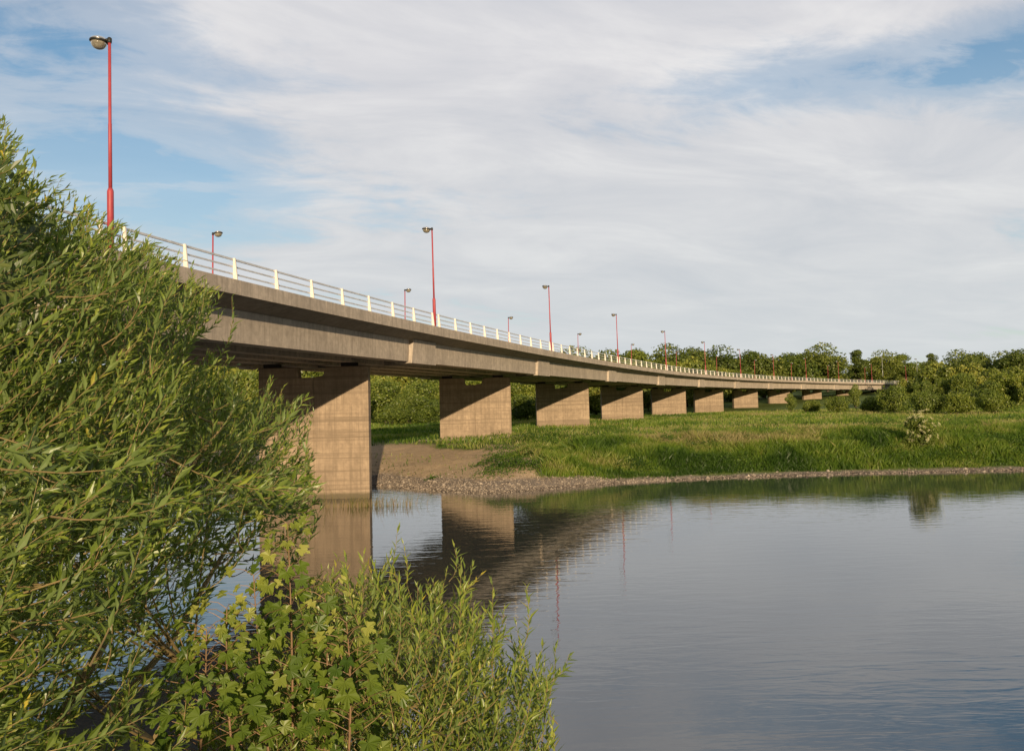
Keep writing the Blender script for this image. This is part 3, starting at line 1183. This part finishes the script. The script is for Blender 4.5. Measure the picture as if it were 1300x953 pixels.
for i in range(34):
    px_ = gW.uniform(1150, 1420)
    Y = gW.uniform(255, 330)
    P = at(px_, gW.uniform(456, 476) if px_ > 1175 else gW.uniform(474, 482), Y)
    g0 = float(height(np.array([P[0]]), np.array([P[1]]))[0])
    sc = max(0.3, (P[2] - g0) / 20)
    V, L, Tt, TN = cr[i % 4]
    parts.append((V * [sc * 1.0, sc * 1.0, sc] + [P[0], P[1], g0], L, Tt, np.clip(TN + gW.uniform(-0.1, 0.3), 0, 1)))
o = obj_np("woodland", parts, M_OAK)
tag(o, "continuous mass of the wood behind the meadow and the bridge", "woodland", kind="stuff")

# ------------------------------------------------------------------ flowering elder on the bank
Pe = at(1170, 566, 94)
gz = float(height(np.array([Pe[0]]), np.array([Pe[1]]))[0])
elder = make_tree("elder_bush", 31, 4.3, 3.5, 0.2, 7000, 0.15, M_BUSH, 16, 0.7, False)
elder.location = (Pe[0], Pe[1], gz - 0.1)
tag(elder, "elder bush dotted with cream white flower heads standing alone on the grassy bank", "bush")
gE = np.random.default_rng(3)
parts = []
for i in range(60):
    v = unit(gE.normal(0, 1, 3))
    v[1] = -abs(v[1]) * (1 if gE.random() < 0.8 else -1)
    c = np.array([0, 0, 2.35]) + v * [1.75, 1.7, 1.95] * gE.uniform(0.85, 1.05)
    if c[2] < 0.9:
        continue
    nrm = unit(v + np.array([0, -0.3, 0.9]))
    n = 26
    p2 = gE.normal(0, 0.085, (n, 3))
    p2 -= nrm * (p2 @ nrm)[:, None] * 0.8
    M = frames(gE.normal(0, 1, (n, 3)), unit(nrm + gE.normal(0, 0.3, (n, 3)))) * 0.055
    parts.append(scatter(LEAF_T, LEAF_F, M, c + p2, gE.random(n)))
M_BLOS = leaf_mat("elder_blossom", [(0, (0.55, 0.52, 0.28)), (1, (0.75, 0.71, 0.45))], 0.2, 0.0)
obj_np("blossom", parts, M_BLOS, elder)

# dry stems and rushes at the first pier's foot
parts_mb = MB()
gS = np.random.default_rng(8)
P1c = pier_info[2][0]
rush = empty("rush_clump", (0, 0, 0))
cc = at(468, 632, 70.5)
rush.location = (cc[0], cc[1], 0)
parts = []
for i in range(240):
    x, y = gS.normal(0, 1.9), gS.normal(0, 0.35)
    h = gS.uniform(0.25, 0.9) * (2.6 if gS.random() < 0.03 else 1)
    l = gS.normal(0, 0.22, 2) * h
    P = [(x, y, -0.2), (x + l[0] * 0.3, y + l[1] * 0.3, h * 0.55), (x + l[0], y + l[1], h)]
    parts_mb.tube(P, [0.014, 0.011, 0.004], 3, gS.random())
M_RUSH = leaf_mat("rush_stems", [(0, (0.10, 0.13, 0.03)), (0.6, (0.20, 0.15, 0.07)), (1, (0.30, 0.22, 0.12))], 0.2, 0.0)
parts_mb.build("stem", M_RUSH, rush)
tag(rush, "clump of thin green and dry rushes in the water at the first pier's foot", "rushes")

# ------------------------------------------------------------------ near bank plants
# willow leaf: narrow, folded along the midrib and drooping at the tip
WL_V = [(0, 0, 0), (0.105, 0.36, 0.03), (0, 0.45, -0.02), (-0.105, 0.36, 0.03), (0, 1.0, -0.12)]
WL_F = [[0, 1, 2], [0, 2, 3], [1, 4, 2], [2, 4, 3]]


def in_poly(px_, py_, poly):
    inside = np.zeros(len(px_), bool)
    n = len(poly)
    for i in range(n):
        x1, y1 = poly[i]
        x2, y2 = poly[(i + 1) % n]
        c = ((y1 > py_) != (y2 > py_)) & (px_ < (x2 - x1) * (py_ - y1) / (y2 - y1 + 1e-9) + x1)
        inside ^= c
    return inside


def shoots(g, tips, dirs, lens, leaf_len, step, mb, leaf_parts, tint_bias, r0=0.005, spread=0.75, wid=1.0, bare=0.15, TV=WL_V, TF=WL_F):
    """leafy shoots that end at tips; leaves alternate round each one, largest in the middle"""
    for T_, D_, L_, tb in zip(tips, dirs, lens, tint_bias):
        D_ = unit(D_)
        sag = np.array([g.normal(0, .07), g.normal(0, .07), -0.10]) * L_
        b = T_ - D_ * L_
        ts = np.linspace(0, 1, 6)[:, None]
        P = b + D_ * L_ * ts + sag * (4 * ts * (1 - ts))
        mb.tube(P, np.linspace(r0, r0 * 0.3, 6), 4)
        n = max(4, int(L_ * (1 - bare) / step))
        tt = np.linspace(bare, 1.0, n) + g.normal(0, 0.01, n)
        pos = b + D_ * L_ * tt[:, None] + sag * (4 * tt * (1 - tt))[:, None]
        a = unit(np.cross(D_, np.array([0.2, 0.1, 1.0]) if abs(D_[2]) < 0.9 else np.array([1.0, 0, 0])))
        c = np.cross(D_, a)
        ph = np.arange(n) * 2.4 + g.random() * 6
        rad = np.cos(ph)[:, None] * a + np.sin(ph)[:, None] * c
        sp = spread * (1.15 - 0.75 * tt)[:, None]
        d = D_ * (1 - 0.35 * sp) + rad * sp + g.normal(0, 0.16, (n, 3)) + np.array([0, 0, 0.12])
        nrm = D_ * 0.8 - rad * 0.35 + np.array([0, -0.25, 0.6]) + g.normal(0, 0.35, (n, 3))
        ll = leaf_len * g.uniform(0.45, 1.25, n) * (0.55 + 0.45 * np.sin(np.clip(tt, 0, 1) * 2.6 + 0.35))
        M = frames(d, nrm) * np.stack([ll * wid, ll, ll], -1)[:, None, :]
        leaf_parts.append(scatter(TV, TF, M, pos, np.clip(0.45 + tb + 0.16 * (tt - 0.5) + g.normal(0, 0.11, n), 0, 1)))


def sample_poly(g, poly, n):
    poly = np.array(poly, float)
    lo, hi = poly.min(0), poly.max(0)
    X, Y = [], []
    while len(X) < n:
        x = g.uniform(lo[0], hi[0], n * 2)
        y = g.uniform(lo[1], hi[1], n * 2)
        k = in_poly(x, y, poly)
        X += list(x[k])
        Y += list(y[k])
    return np.array(X[:n]), np.array(Y[:n])


M_WILLOW = leaf_mat("willow_leaves", [(0, (0.035, 0.068, 0.010)), (0.35, (0.125, 0.185, 0.024)), (0.6, (0.22, 0.29, 0.038)),
                                      (0.85, (0.34, 0.385, 0.06)), (0.97, (0.46, 0.40, 0.06)), (1, (0.55, 0.45, 0.05))], 0.38, 0.05, (0.20, 0.27, 0.10))


def limb_net(mb, g, base, targets, r0):
    """a few heavy limbs from the base, then a branch from the nearest limb point to each target"""
    nodes, rad = [], []
    for t, rr in targets:
        t = np.array(t)
        mid = base * 0.5 + t * 0.5 + np.array([g.normal(0, .15), g.normal(0, .15), 0.12 * np.linalg.norm(t - base)])
        q = np.linspace(0, 1, 9)[:, None]
        P = (1 - q) ** 2 * base + 2 * q * (1 - q) * mid + q ** 2 * t
        P[1:-1] += g.normal(0, 0.03, (7, 3))
        r = np.linspace(r0 * rr, r0 * 0.2 * rr, 9)
        mb.tube(P, r, 6)
        nodes.append(P)
        rad.append(r)
    return np.concatenate(nodes), np.concatenate(rad)


# ---- the big willow on the left
g = np.random.default_rng(21)
willow = empty("willow_tree", (-3.4, 4.2, 2.9))
W_POLY = [(-60, 120), (-8, 138), (28, 178), (60, 212), (95, 236), (118, 258), (148, 276), (170, 296), (205, 318), (240, 332), (268, 360), (300, 376),
          (280, 402), (262, 425), (290, 450), (330, 470), (388, 490), (402, 520), (396, 570), (404, 610), (412, 650), (392, 672), (352, 668),
          (330, 660), (300, 700), (270, 760), (250, 820), (240, 960), (-60, 960)]
tw = MB()
base = np.array([-3.4, 4.2, 2.7])
tg = [((-5.2, 7.5, 9.2), 1), ((-3.9, 8.5, 8.6), 1), ((-3.0, 8.0, 8.1), .9), ((-2.2, 7.2, 7.3), .9), ((-2.1, 7.6, 6.6), .8), ((-3.5, 6.0, 6.3), .8), ((-2.4, 5.6, 5.6), .7),
      ((-4.6, 6.2, 7.8), .9), ((-1.9, 5.6, 5.9), .6)]
trunk_mb = MB()
nodes, nr = limb_net(trunk_mb, g, base, tg, 0.07)
lp = []
NS = 2500
x, y = sample_poly(g, W_POLY, NS)
x[:60] = g.uniform(-20, 50, 60)
y[:60] = 150 + np.abs(x[:60]) * 1.1 + g.uniform(0, 60, 60)
x[60:150] = g.uniform(105, 265, 90)
y[60:150] = 262 + (x[60:150] - 118) * 0.58 + g.uniform(0, 45, 90)
# farther shoots towards the tips at the right, nearer ones lower left
Y = g.uniform(4.4, 8.6, NS)
Y = np.where((x > 240) & (y < 600), g.uniform(6.6, 9.0, NS), Y)
Y = np.where((y > 560) & (x < 240), g.uniform(3.4, 7.2, NS), Y)
Y = np.where((y > 640) & (x > 240), g.uniform(5.0, 7.5, NS), Y)
Y = np.where(y < 300, g.uniform(5.5, 8.5, NS), Y)
# thin the lower left, where the river glints through
keep = (g.random(NS) > np.clip((y - 600) / 240, 0, 0.68) * (x > 40)) & ~((x > 270) & (x < 365) & (y > 610) & (g.random(NS) < 0.4))
x, y, Y = x[keep], y[keep], Y[keep]
tips = at(x, y, Y)
n = len(tips)
dirs = np.array([0.62, 0.12, 0.72]) + g.normal(0, 0.30, (n, 3))
dirs[y > 560] = np.array([0.72, 0.1, 0.42]) + g.normal(0, 0.35, ((y > 560).sum(), 3))
lens = g.uniform(0.35, 0.85, n)
tb = 0.42 * (vnoise(tips[:, 0] * 1.0, tips[:, 2] * 1.0, 0.5, 3) - 0.52) + g.normal(0, 0.09, n) + 0.35 * (g.random(n) < 0.03)
shoots(g, tips, dirs, lens, 0.098, 0.0165, tw, lp, tb, 0.0032, 0.85, 1.15)
# long bare branches reaching to the tips
for i in range(0, n, 14):
    b = tips[i] - unit(dirs[i]) * lens[i]
    k = int(np.argmin(np.linalg.norm(nodes - b, axis=1) + 0.6 * np.maximum(0, nodes[:, 2] - b[2])))
    m_ = (nodes[k] + b) / 2 + np.array([0, 0, -0.08]) + g.normal(0, 0.05, 3)
    q = np.linspace(0, 1, 6)[:, None]
    P = (1 - q) ** 2 * nodes[k] + 2 * q * (1 - q) * m_ + q ** 2 * b
    tw.tube(P, np.linspace(min(nr[k], 0.011), 0.0035, 6), 4)
for o_ in (trunk_mb.build("trunk", M_TWIG), tw.build("twig", M_TWIG), obj_np("foliage", lp, M_WILLOW)):
    o_.parent = willow
    o_.matrix_parent_inverse = Matrix.Translation(-willow.location)
tag(willow, "large leafy willow with narrow grey green leaves filling the left side of the photo", "tree")

# ---- the low willow bush at the bottom centre
g = np.random.default_rng(22)
low = empty("willow_bush", (-0.8, 5.4, 1.9))
L_POLY = [(395, 735), (425, 705), (455, 720), (500, 712), (520, 735), (560, 735), (600, 755), (640, 782), (662, 812), (690, 830), (700, 860), (700, 970), (235, 970), (290, 850), (350, 800)]
tw = MB()
tr = MB()
base = np.array([-0.8, 5.4, 1.9])
nodes, nr = limb_net(tr, g, base, [((-1.25, 5.6, 5.6), .8), ((-0.8, 5.8, 5.6), .8), ((-0.4, 6.0, 5.5), .8), ((-0.1, 6.0, 5.2), .8), ((0.1, 6.1, 5.0), .7), ((-1.2, 5.3, 5.0), .7)], 0.03)
lp = []
NS = 860
x, y = sample_poly(g, L_POLY, NS)
x = np.concatenate([x, [505, 512, 498, 577, 585, 568, 600, 612, 625, 640, 655, 668, 690, 705, 722, 716, 700, 688, 462, 470, 440, 590]])
y = np.concatenate([y, [668, 690, 700, 696, 712, 722, 716, 728, 742, 768, 790, 745, 815, 822, 830, 850, 842, 852, 704, 712, 708, 725]])
n = len(x)
Y = g.uniform(5.0, 6.8, n)
tips = at(x, y, Y)
dirs = np.stack([(x - 540) / 260 * 0.6 + g.normal(0.08, 0.36, n), g.normal(0.05, 0.3, n), 0.9 + g.normal(0, 0.12, n)], -1)
lens = g.uniform(0.22, 0.55, n)
tb = 0.10 + g.normal(0, 0.10, n) + 0.10 * (y < 740)
shoots(g, tips, dirs, lens, 0.088, 0.0135, tw, lp, tb, 0.003, 0.95, 1.1)
for i in range(0, n, 7):
    b = tips[i] - unit(dirs[i]) * lens[i]
    k = int(np.argmin(np.linalg.norm(nodes - b, axis=1) + 0.6 * np.maximum(0, nodes[:, 2] - b[2])))
    q = np.linspace(0, 1, 5)[:, None]
    m_ = (nodes[k] + b) / 2 + g.normal(0, 0.03, 3)
    tw.tube((1 - q) ** 2 * nodes[k] + 2 * q * (1 - q) * m_ + q ** 2 * b, np.linspace(0.006, 0.003, 5), 4)
for o_ in (tr.build("trunk", M_TWIG), tw.build("twig", M_TWIG), obj_np("foliage", lp, M_WILLOW)):
    o_.parent = low
    o_.matrix_parent_inverse = Matrix.Translation(-low.location)
tag(low, "low yellow green willow bush with upright shoots against the water at bottom centre", "bush")

# ---- sycamore sapling with broad lobed leaves
g = np.random.default_rng(23)
syc = empty("sycamore_sapling", (-1.75, 4.6, 2.4))


def maple_leaf():
    lobes = [(-155, 0.34), (-128, 0.66), (-98, 0.56), (-60, 0.93), (-30, 0.66), (0, 1.0), (30, 0.66), (60, 0.93), (98, 0.56), (128, 0.66), (155, 0.34)]
    pts = []
    for i, (a, r) in enumerate(lobes):
        a_ = R_(a)
        if r > 0.6 and abs(a) < 140:
            for da, rr in ((-15, 0.84), (-7, 0.90), (0, 1.0), (7, 0.90), (15, 0.84)):
                aa = R_(a + da)
                pts.append((math.sin(aa) * r * rr, math.cos(aa) * r * rr, 0.05 * abs(math.sin(a_)) - 0.10 * r * rr * (1 if rr == 1 else 0.3)))
        else:
            pts.append((math.sin(a_) * r, math.cos(a_) * r, 0.03))
    V = [(0, 0, 0.0)] + pts
    F = [[0, i + 1, i] for i in range(1, len(pts))]
    return np.array(V) * [0.62, 0.62, 0.9] + [0, 0.25, 0], F


ML_V, ML_F = maple_leaf()
M_SYC = leaf_mat("sycamore_leaves", [(0, (0.06, 0.12, 0.015)), (0.45, (0.15, 0.22, 0.028)), (0.75, (0.30, 0.34, 0.06)), (1, (0.46, 0.46, 0.12))], 0.45, 0.03)
M_SSTEM = plain("sycamore_stem", (0.20, 0.12, 0.06), 0.6, 0, 0.3, 6)
st = MB()
lp = []
stems = [((372, 970), (372, 800), (365, 664), 5.0), ((300, 985), (285, 900), (288, 772), 4.7), ((345, 985), (330, 880), (322, 730), 4.9),
         ((410, 980), (420, 880), (412, 742), 5.1), ((440, 985), (450, 890), (440, 790), 4.8), ((250, 985), (262, 900), (262, 800), 4.6)]
for (a, b, c, Y) in stems:
    A_, B_, C_ = at(*a, Y), at(*b, Y), at(*c, Y)
    q = np.linspace(0, 1, 10)[:, None]
    A0 = np.array([A_[0] * 0.8 - 0.3, 4.6, 2.4])
    P = (1 - q) ** 2 * A_ + 2 * q * (1 - q) * B_ + q ** 2 * C_
    st.tube(np.concatenate([[A0], P]), np.linspace(0.009, 0.0025, 11), 5)
    n = 25
    for k in range(n):
        t_ = 0.12 + 0.88 * (k / (n - 1)) ** 0.9
        p = (1 - t_) ** 2 * A_ + 2 * t_ * (1 - t_) * B_ + t_ ** 2 * C_
        for sgn in (0, math.pi):
            ang = k * math.pi / 2 + sgn + g.normal(0, 0.35)
            out_ = np.array([math.cos(ang), math.sin(ang), 0.45])
            pl = g.uniform(0.06, 0.17) * (1.15 - 0.7 * t_) / 0.6
            e = p + out_ * pl
            st.tube([p, p + out_ * pl * 0.5 + [0, 0, 0.012], e], [0.002, 0.0018, 0.0015], 3)
            sz = g.uniform(0.07, 0.115) * (1.1 - 0.45 * max(0, t_ - 0.6) / 0.4)
            nrm = np.array([out_[0] * 0.35, out_[1] * 0.35 - 0.75, 0.65]) + g.normal(0, 0.28, 3)
            M = frames(np.array([[out_[0], out_[1] * 0.4, -0.45 + g.normal(0, .2)]]), nrm[None]) * np.array([sz * g.uniform(0.7, 1.1), sz, sz * g.uniform(0.3, 3.0)])
            lp.append(scatter(ML_V, ML_F, M, e[None], np.clip([0.36 + 0.40 * (t_ > 0.8) + g.normal(0, 0.14)], 0, 1)))
for o_ in (st.build("stem", M_SSTEM), obj_np("foliage", lp, M_SYC)):
    o_.parent = syc
    o_.matrix_parent_inverse = Matrix.Translation(-syc.location)
tag(syc, "sycamore sapling with broad lobed pale green leaves between the big willow and the low bush", "sapling")

# ---- ash branches with feather leaves at the left edge
g = np.random.default_rng(24)
ash = empty("ash_sapling", (-4.6, 4.6, 2.6))
AL_V = [(0, 0, 0), (0.16, 0.3, 0.03), (0.17, 0.6, 0.03), (0, 1.0, -0.06), (-0.17, 0.6, 0.03), (-0.16, 0.3, 0.03)]
AL_F = [[0, 1, 2, 3], [0, 3, 4, 5]]
M_ASH = leaf_mat("ash_leaves", [(0, (0.025, 0.055, 0.012)), (0.5, (0.085, 0.13, 0.026)), (1, (0.19, 0.215, 0.05))], 0.4, 0.06)
st = MB()
lp = []
fr = []
for i in range(95):
    x, y = g.uniform(-50, 62), g.uniform(175, 470)
    if x > 12 + (y - 175) * 0.45:
        continue
    fr.append((x, y, g.uniform(4.6, 6.2)))
fr += [(45, 545, 3.9), (38, 575, 3.9), (10, 620, 3.7), (20, 250, 4.8), (5, 330, 4.5), (12, 390, 4.4), (8, 190, 5.9), (30, 215, 5.9), (60, 650, 4.0)]
hub = at(-20, 500, 5.2)
for (x, y, Y) in fr:
    tip = at(x, y, Y)
    L_ = g.uniform(0.22, 0.36)
    D_ = unit(np.array([0.65, -0.1 + g.normal(0, .3), 0.35 + g.normal(0, 0.35)]))
    b = tip - D_ * L_
    ts = np.linspace(0, 1, 5)[:, None]
    sag = np.array([0, 0, -0.12]) * L_
    P = b + D_ * L_ * ts + sag * (4 * ts * (1 - ts))
    st.tube(P, [0.0025, 0.0022, 0.002, 0.0017, 0.001], 4)
    if g.random() < 0.35:
        q = np.linspace(0, 1, 5)[:, None]
        h2 = np.array([hub[0], hub[1], min(b[2] - 0.35, hub[2] + 1.0 * g.random())])
        st.tube(h2 * (1 - q) + b * q + np.array([0, 0, -0.05]) * (4 * q * (1 - q)), np.linspace(0.008, 0.003, 5), 4)
    nrm = unit(np.array([0.05, -0.75, 0.7]) + g.normal(0, 0.25, 3))
    a = unit(np.cross(D_, nrm))
    pos, dd, ss = [], [], []
    for k in range(5):
        t_ = 0.25 + 0.16 * k
        p = b + D_ * L_ * t_ + sag * (4 * t_ * (1 - t_))
        for sg in (-1, 1):
            pos.append(p)
            dd.append(a * sg + D_ * 0.75 + g.normal(0, 0.08, 3))
            ss.append(g.uniform(0.07, 0.10))
    pos.append(P[-1])
    dd.append(D_)
    ss.append(0.095)
    M = frames(np.array(dd), nrm + g.normal(0, 0.12, (len(dd), 3))) * np.array(ss)[:, None, None]
    lp.append(scatter(AL_V, AL_F, M, np.array(pos), np.clip(0.5 + g.normal(0, 0.15) + g.normal(0, 0.06, len(dd)), 0, 1)))
st.tube([(-4.6, 4.6, 2.6), (-4.0, 5.0, 5.0), tuple(hub), tuple(hub + np.array([0.1, 0.2, 0.5]))], [0.05, 0.04, 0.02, 0.006], 7)
for o_ in (st.build("stem", M_TWIG), obj_np("foliage", lp, M_ASH)):
    o_.parent = ash
    o_.matrix_parent_inverse = Matrix.Translation(-ash.location)
tag(ash, "ash sapling with feather shaped leaves at the left edge in front of the willow", "sapling")

# low growth on the near bank under the bushes
N = 26000
x = rng.uniform(-14, 14, N)
y = rng.uniform(-2, 9.5, N)
h = 0.25 + 0.35 * rng.random(N)
z = height(x, y)
ok = z > 0.1
x, y, h = x[ok], y[ok], h[ok]
shade_bushes = []  # unseen bushes added behind the camera to shade the willow's lower left
gB = np.random.default_rng(77)
for (bx, by, bh, bw) in ((-2.4, -4.2, 2.3, 2.6), (-4.8, -3.4, 2.6, 3.0), (-7.5, -3.8, 2.9, 3.4), (-0.6, -5.4, 2.2, 2.0)):
    V, L, Tt, TN = join_np(crown_arrays(int(gB.integers(1000)), bh, bw, 0.0, 1500, 0.14, 10)[0])
    gz_ = float(height(np.array([bx]), np.array([by]))[0])
    shade_bushes.append((V + [bx, by, gz_], L, Tt, TN))
o = obj_np("near_bank_grass_and_shade_bushes", shade_bushes + [grass_batch(x, y, h, np.full(len(x), 0.02), np.clip(rng.normal(0.35, 0.15, len(x)), 0, 1))], M_GRASS)
tag(o, "grass on the near bank below the willow, and unseen bushes added to shade it", "grass", kind="stuff")

fix_children()

# ------------------------------------------------------------------ sky, sun
SUN_EL = 10.2
# direction the sunlight travels, in plan: mostly along the view, a little to the left
SUN_AZ = 6.0
sd = np.array([-math.sin(R_(SUN_AZ)) * math.cos(R_(SUN_EL)), math.cos(R_(SUN_AZ)) * math.cos(R_(SUN_EL)), -math.sin(R_(SUN_EL))])
sl = bpy.data.lights.new("sun", "SUN")
sl.energy = 5.0
sl.color = (1.0, 0.77, 0.50)
sl.angle = R_(0.5)
so = bpy.data.objects.new("sun", sl)
so.rotation_euler = Vector(sd).to_track_quat("-Z", "Y").to_euler()
so.location = (0, -50, 60)
COL.objects.link(so)

w = bpy.data.worlds.new("World")
scene.world = w
w.use_nodes = True
nt = w.node_tree
nt.nodes.clear()
k = NT(nt)
out = k.n("ShaderNodeOutputWorld")
skyt = k.n("ShaderNodeTexSky", sky_type="NISHITA")
skyt.sun_disc = False
skyt.sun_elevation = R_(SUN_EL)
# the sun stands behind the camera: direction to the sun is (sin az, -cos az); rotation is measured clockwise from +Y
skyt.sun_rotation = math.atan2(-sd[0], -sd[1])
skyt.air_density = 1.0
skyt.dust_density = 0.6
skyt.ozone_density = 1.2
tc = k.n("ShaderNodeTexCoord")
dirv = tc.outputs["Generated"]
sep = k.n("ShaderNodeSeparateXYZ")
k.l(dirv, sep.inputs[0])
zz = k.math("ADD", k.math("MAXIMUM", sep.outputs[2], 0.0), 0.16)
u = k.math("DIVIDE", sep.outputs[0], zz)
v = k.math("DIVIDE", sep.outputs[1], zz)
comb = k.n("ShaderNodeCombineXYZ")
k.l(u, comb.inputs[0])
k.l(v, comb.inputs[1])
pl = comb.outputs[0]
rotp = k.mapping(pl, (1, 1, 1), (0, 0, R_(-20)))
n_big = k.noise(k.mapping(rotp, (0.55, 1.1, 1), (0, 0, 0), (3.1, 1.7, 0)), 0.9, 6, 0.55, 0.5)
n_str = k.noise(k.mapping(rotp, (0.9, 1.5, 1), (0, 0, R_(6)), (1.3, 0.2, 0)), 1.7, 9, 0.6, 0.6)
n_fin = k.noise(k.mapping(rotp, (1.6, 2.6, 1)), 3.0, 8, 0.65, 0.8)
cov = k.math("ADD", k.math("MULTIPLY", n_big, 0.55), k.math("ADD", k.math("MULTIPLY", n_str, 0.55), k.math("MULTIPLY", n_fin, 0.30)))


def hole(px_, py_, sx, sy, amt, prev):
    """an opening in the cloud around the direction of photo pixel px_, py_"""
    d = ray(px_, py_)
    d = d / np.linalg.norm(d)
    mp = k.n("ShaderNodeVectorMath", operation="SUBTRACT")
    k.l(dirv, mp.inputs[0])
    mp.inputs[1].default_value = tuple(d)
    sc = k.n("ShaderNodeVectorMath", operation="MULTIPLY")
    k.l(mp.outputs[0], sc.inputs[0])
    sc.inputs[1].default_value = (1 / sx, 1 / sx, 1 / sy)
    ln = k.n("ShaderNodeVectorMath", operation="LENGTH")
    k.l(sc.outputs[0], ln.inputs[0])
    e = k.math("MULTIPLY", k.math("POWER", 2.718, k.math("MULTIPLY", k.math("POWER", ln.outputs["Value"], 2.0), -1.0)), amt)
    return k.math("SUBTRACT", prev, e)


for a in [(1110, 105, 0.24, 0.052, 0.24), (1290, 60, 0.08, 0.04, 0.14), (40, 45, 0.12, 0.04, 0.15), (260, 250, 0.17, 0.055, 0.13), (70, 190, 0.13, 0.05, 0.11), (200, 20, 0.05, 0.02, 0.06),
          (600, 285, 0.14, 0.04, 0.09), (380, 90, 0.10, 0.03, 0.06), (950, 95, 0.13, 0.035, 0.10)]:
    cov = hole(*a, cov)
for a in [(600, 120, 0.22, 0.10, -0.10), (800, 260, 0.28, 0.10, -0.12), (1000, 400, 0.4, 0.08, -0.12), (1150, 220, 0.25, 0.05, -0.12), (400, 180, 0.1, 0.06, -0.05), (1350, -350, 0.35, 0.30, -0.16), (650, -420, 0.6, 0.35, -0.13), (1250, -160, 0.3, 0.10, -0.12)]:
    cov = hole(*a, cov)
fac = k.ramp(cov, [(0.44, (0, 0, 0)), (0.58, (0.5, 0.5, 0.5)), (0.78, (1, 1, 1))], "EASE")
ccol = k.ramp(n_str, [(0.3, (0.49, 0.51, 0.56)), (0.52, (0.61, 0.61, 0.635)), (0.72, (0.74, 0.73, 0.73))])
# towards the horizon the cloud turns flat and grey
hz = k.ramp(sep.outputs[2], [(0.02, (1, 1, 1)), (0.16, (0.5, 0.5, 0.5)), (0.34, (0, 0, 0))])
ccol = k.mix(k.math("MULTIPLY", hz, 0.8), ccol, (0.56, 0.60, 0.61))
fac2 = k.math("MAXIMUM", fac, k.math("MULTIPLY", hz, 0.82))
bg1 = k.n("ShaderNodeBackground")
bg1.inputs[1].default_value = 0.12
k.l(k.mix(1.0, skyt.outputs[0], (0.72, 0.90, 1.02), "MULTIPLY"), bg1.inputs[0])
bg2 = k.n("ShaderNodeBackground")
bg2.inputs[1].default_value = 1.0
# cloud behind the camera, out of view, dimmed to cut fill light and deepen shade
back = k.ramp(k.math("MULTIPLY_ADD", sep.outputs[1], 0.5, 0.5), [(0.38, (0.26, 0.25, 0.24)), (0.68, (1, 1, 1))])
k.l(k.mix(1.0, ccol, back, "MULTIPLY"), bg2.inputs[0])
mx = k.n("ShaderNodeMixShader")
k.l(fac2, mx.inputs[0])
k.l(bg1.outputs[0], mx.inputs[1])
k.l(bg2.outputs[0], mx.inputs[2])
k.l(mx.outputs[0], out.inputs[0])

# ------------------------------------------------------------------ output settings
scene.view_settings.view_transform = "Standard"
scene.view_settings.look = "None"
scene.view_settings.exposure = 0.18
scene.view_settings.gamma = 1.0
scene.view_settings.use_curve_mapping = False
scene.render.engine = "CYCLES"
scene.cycles.max_bounces = 6
scene.cycles.transparent_max_bounces = 4
scene.cycles.use_denoising = True
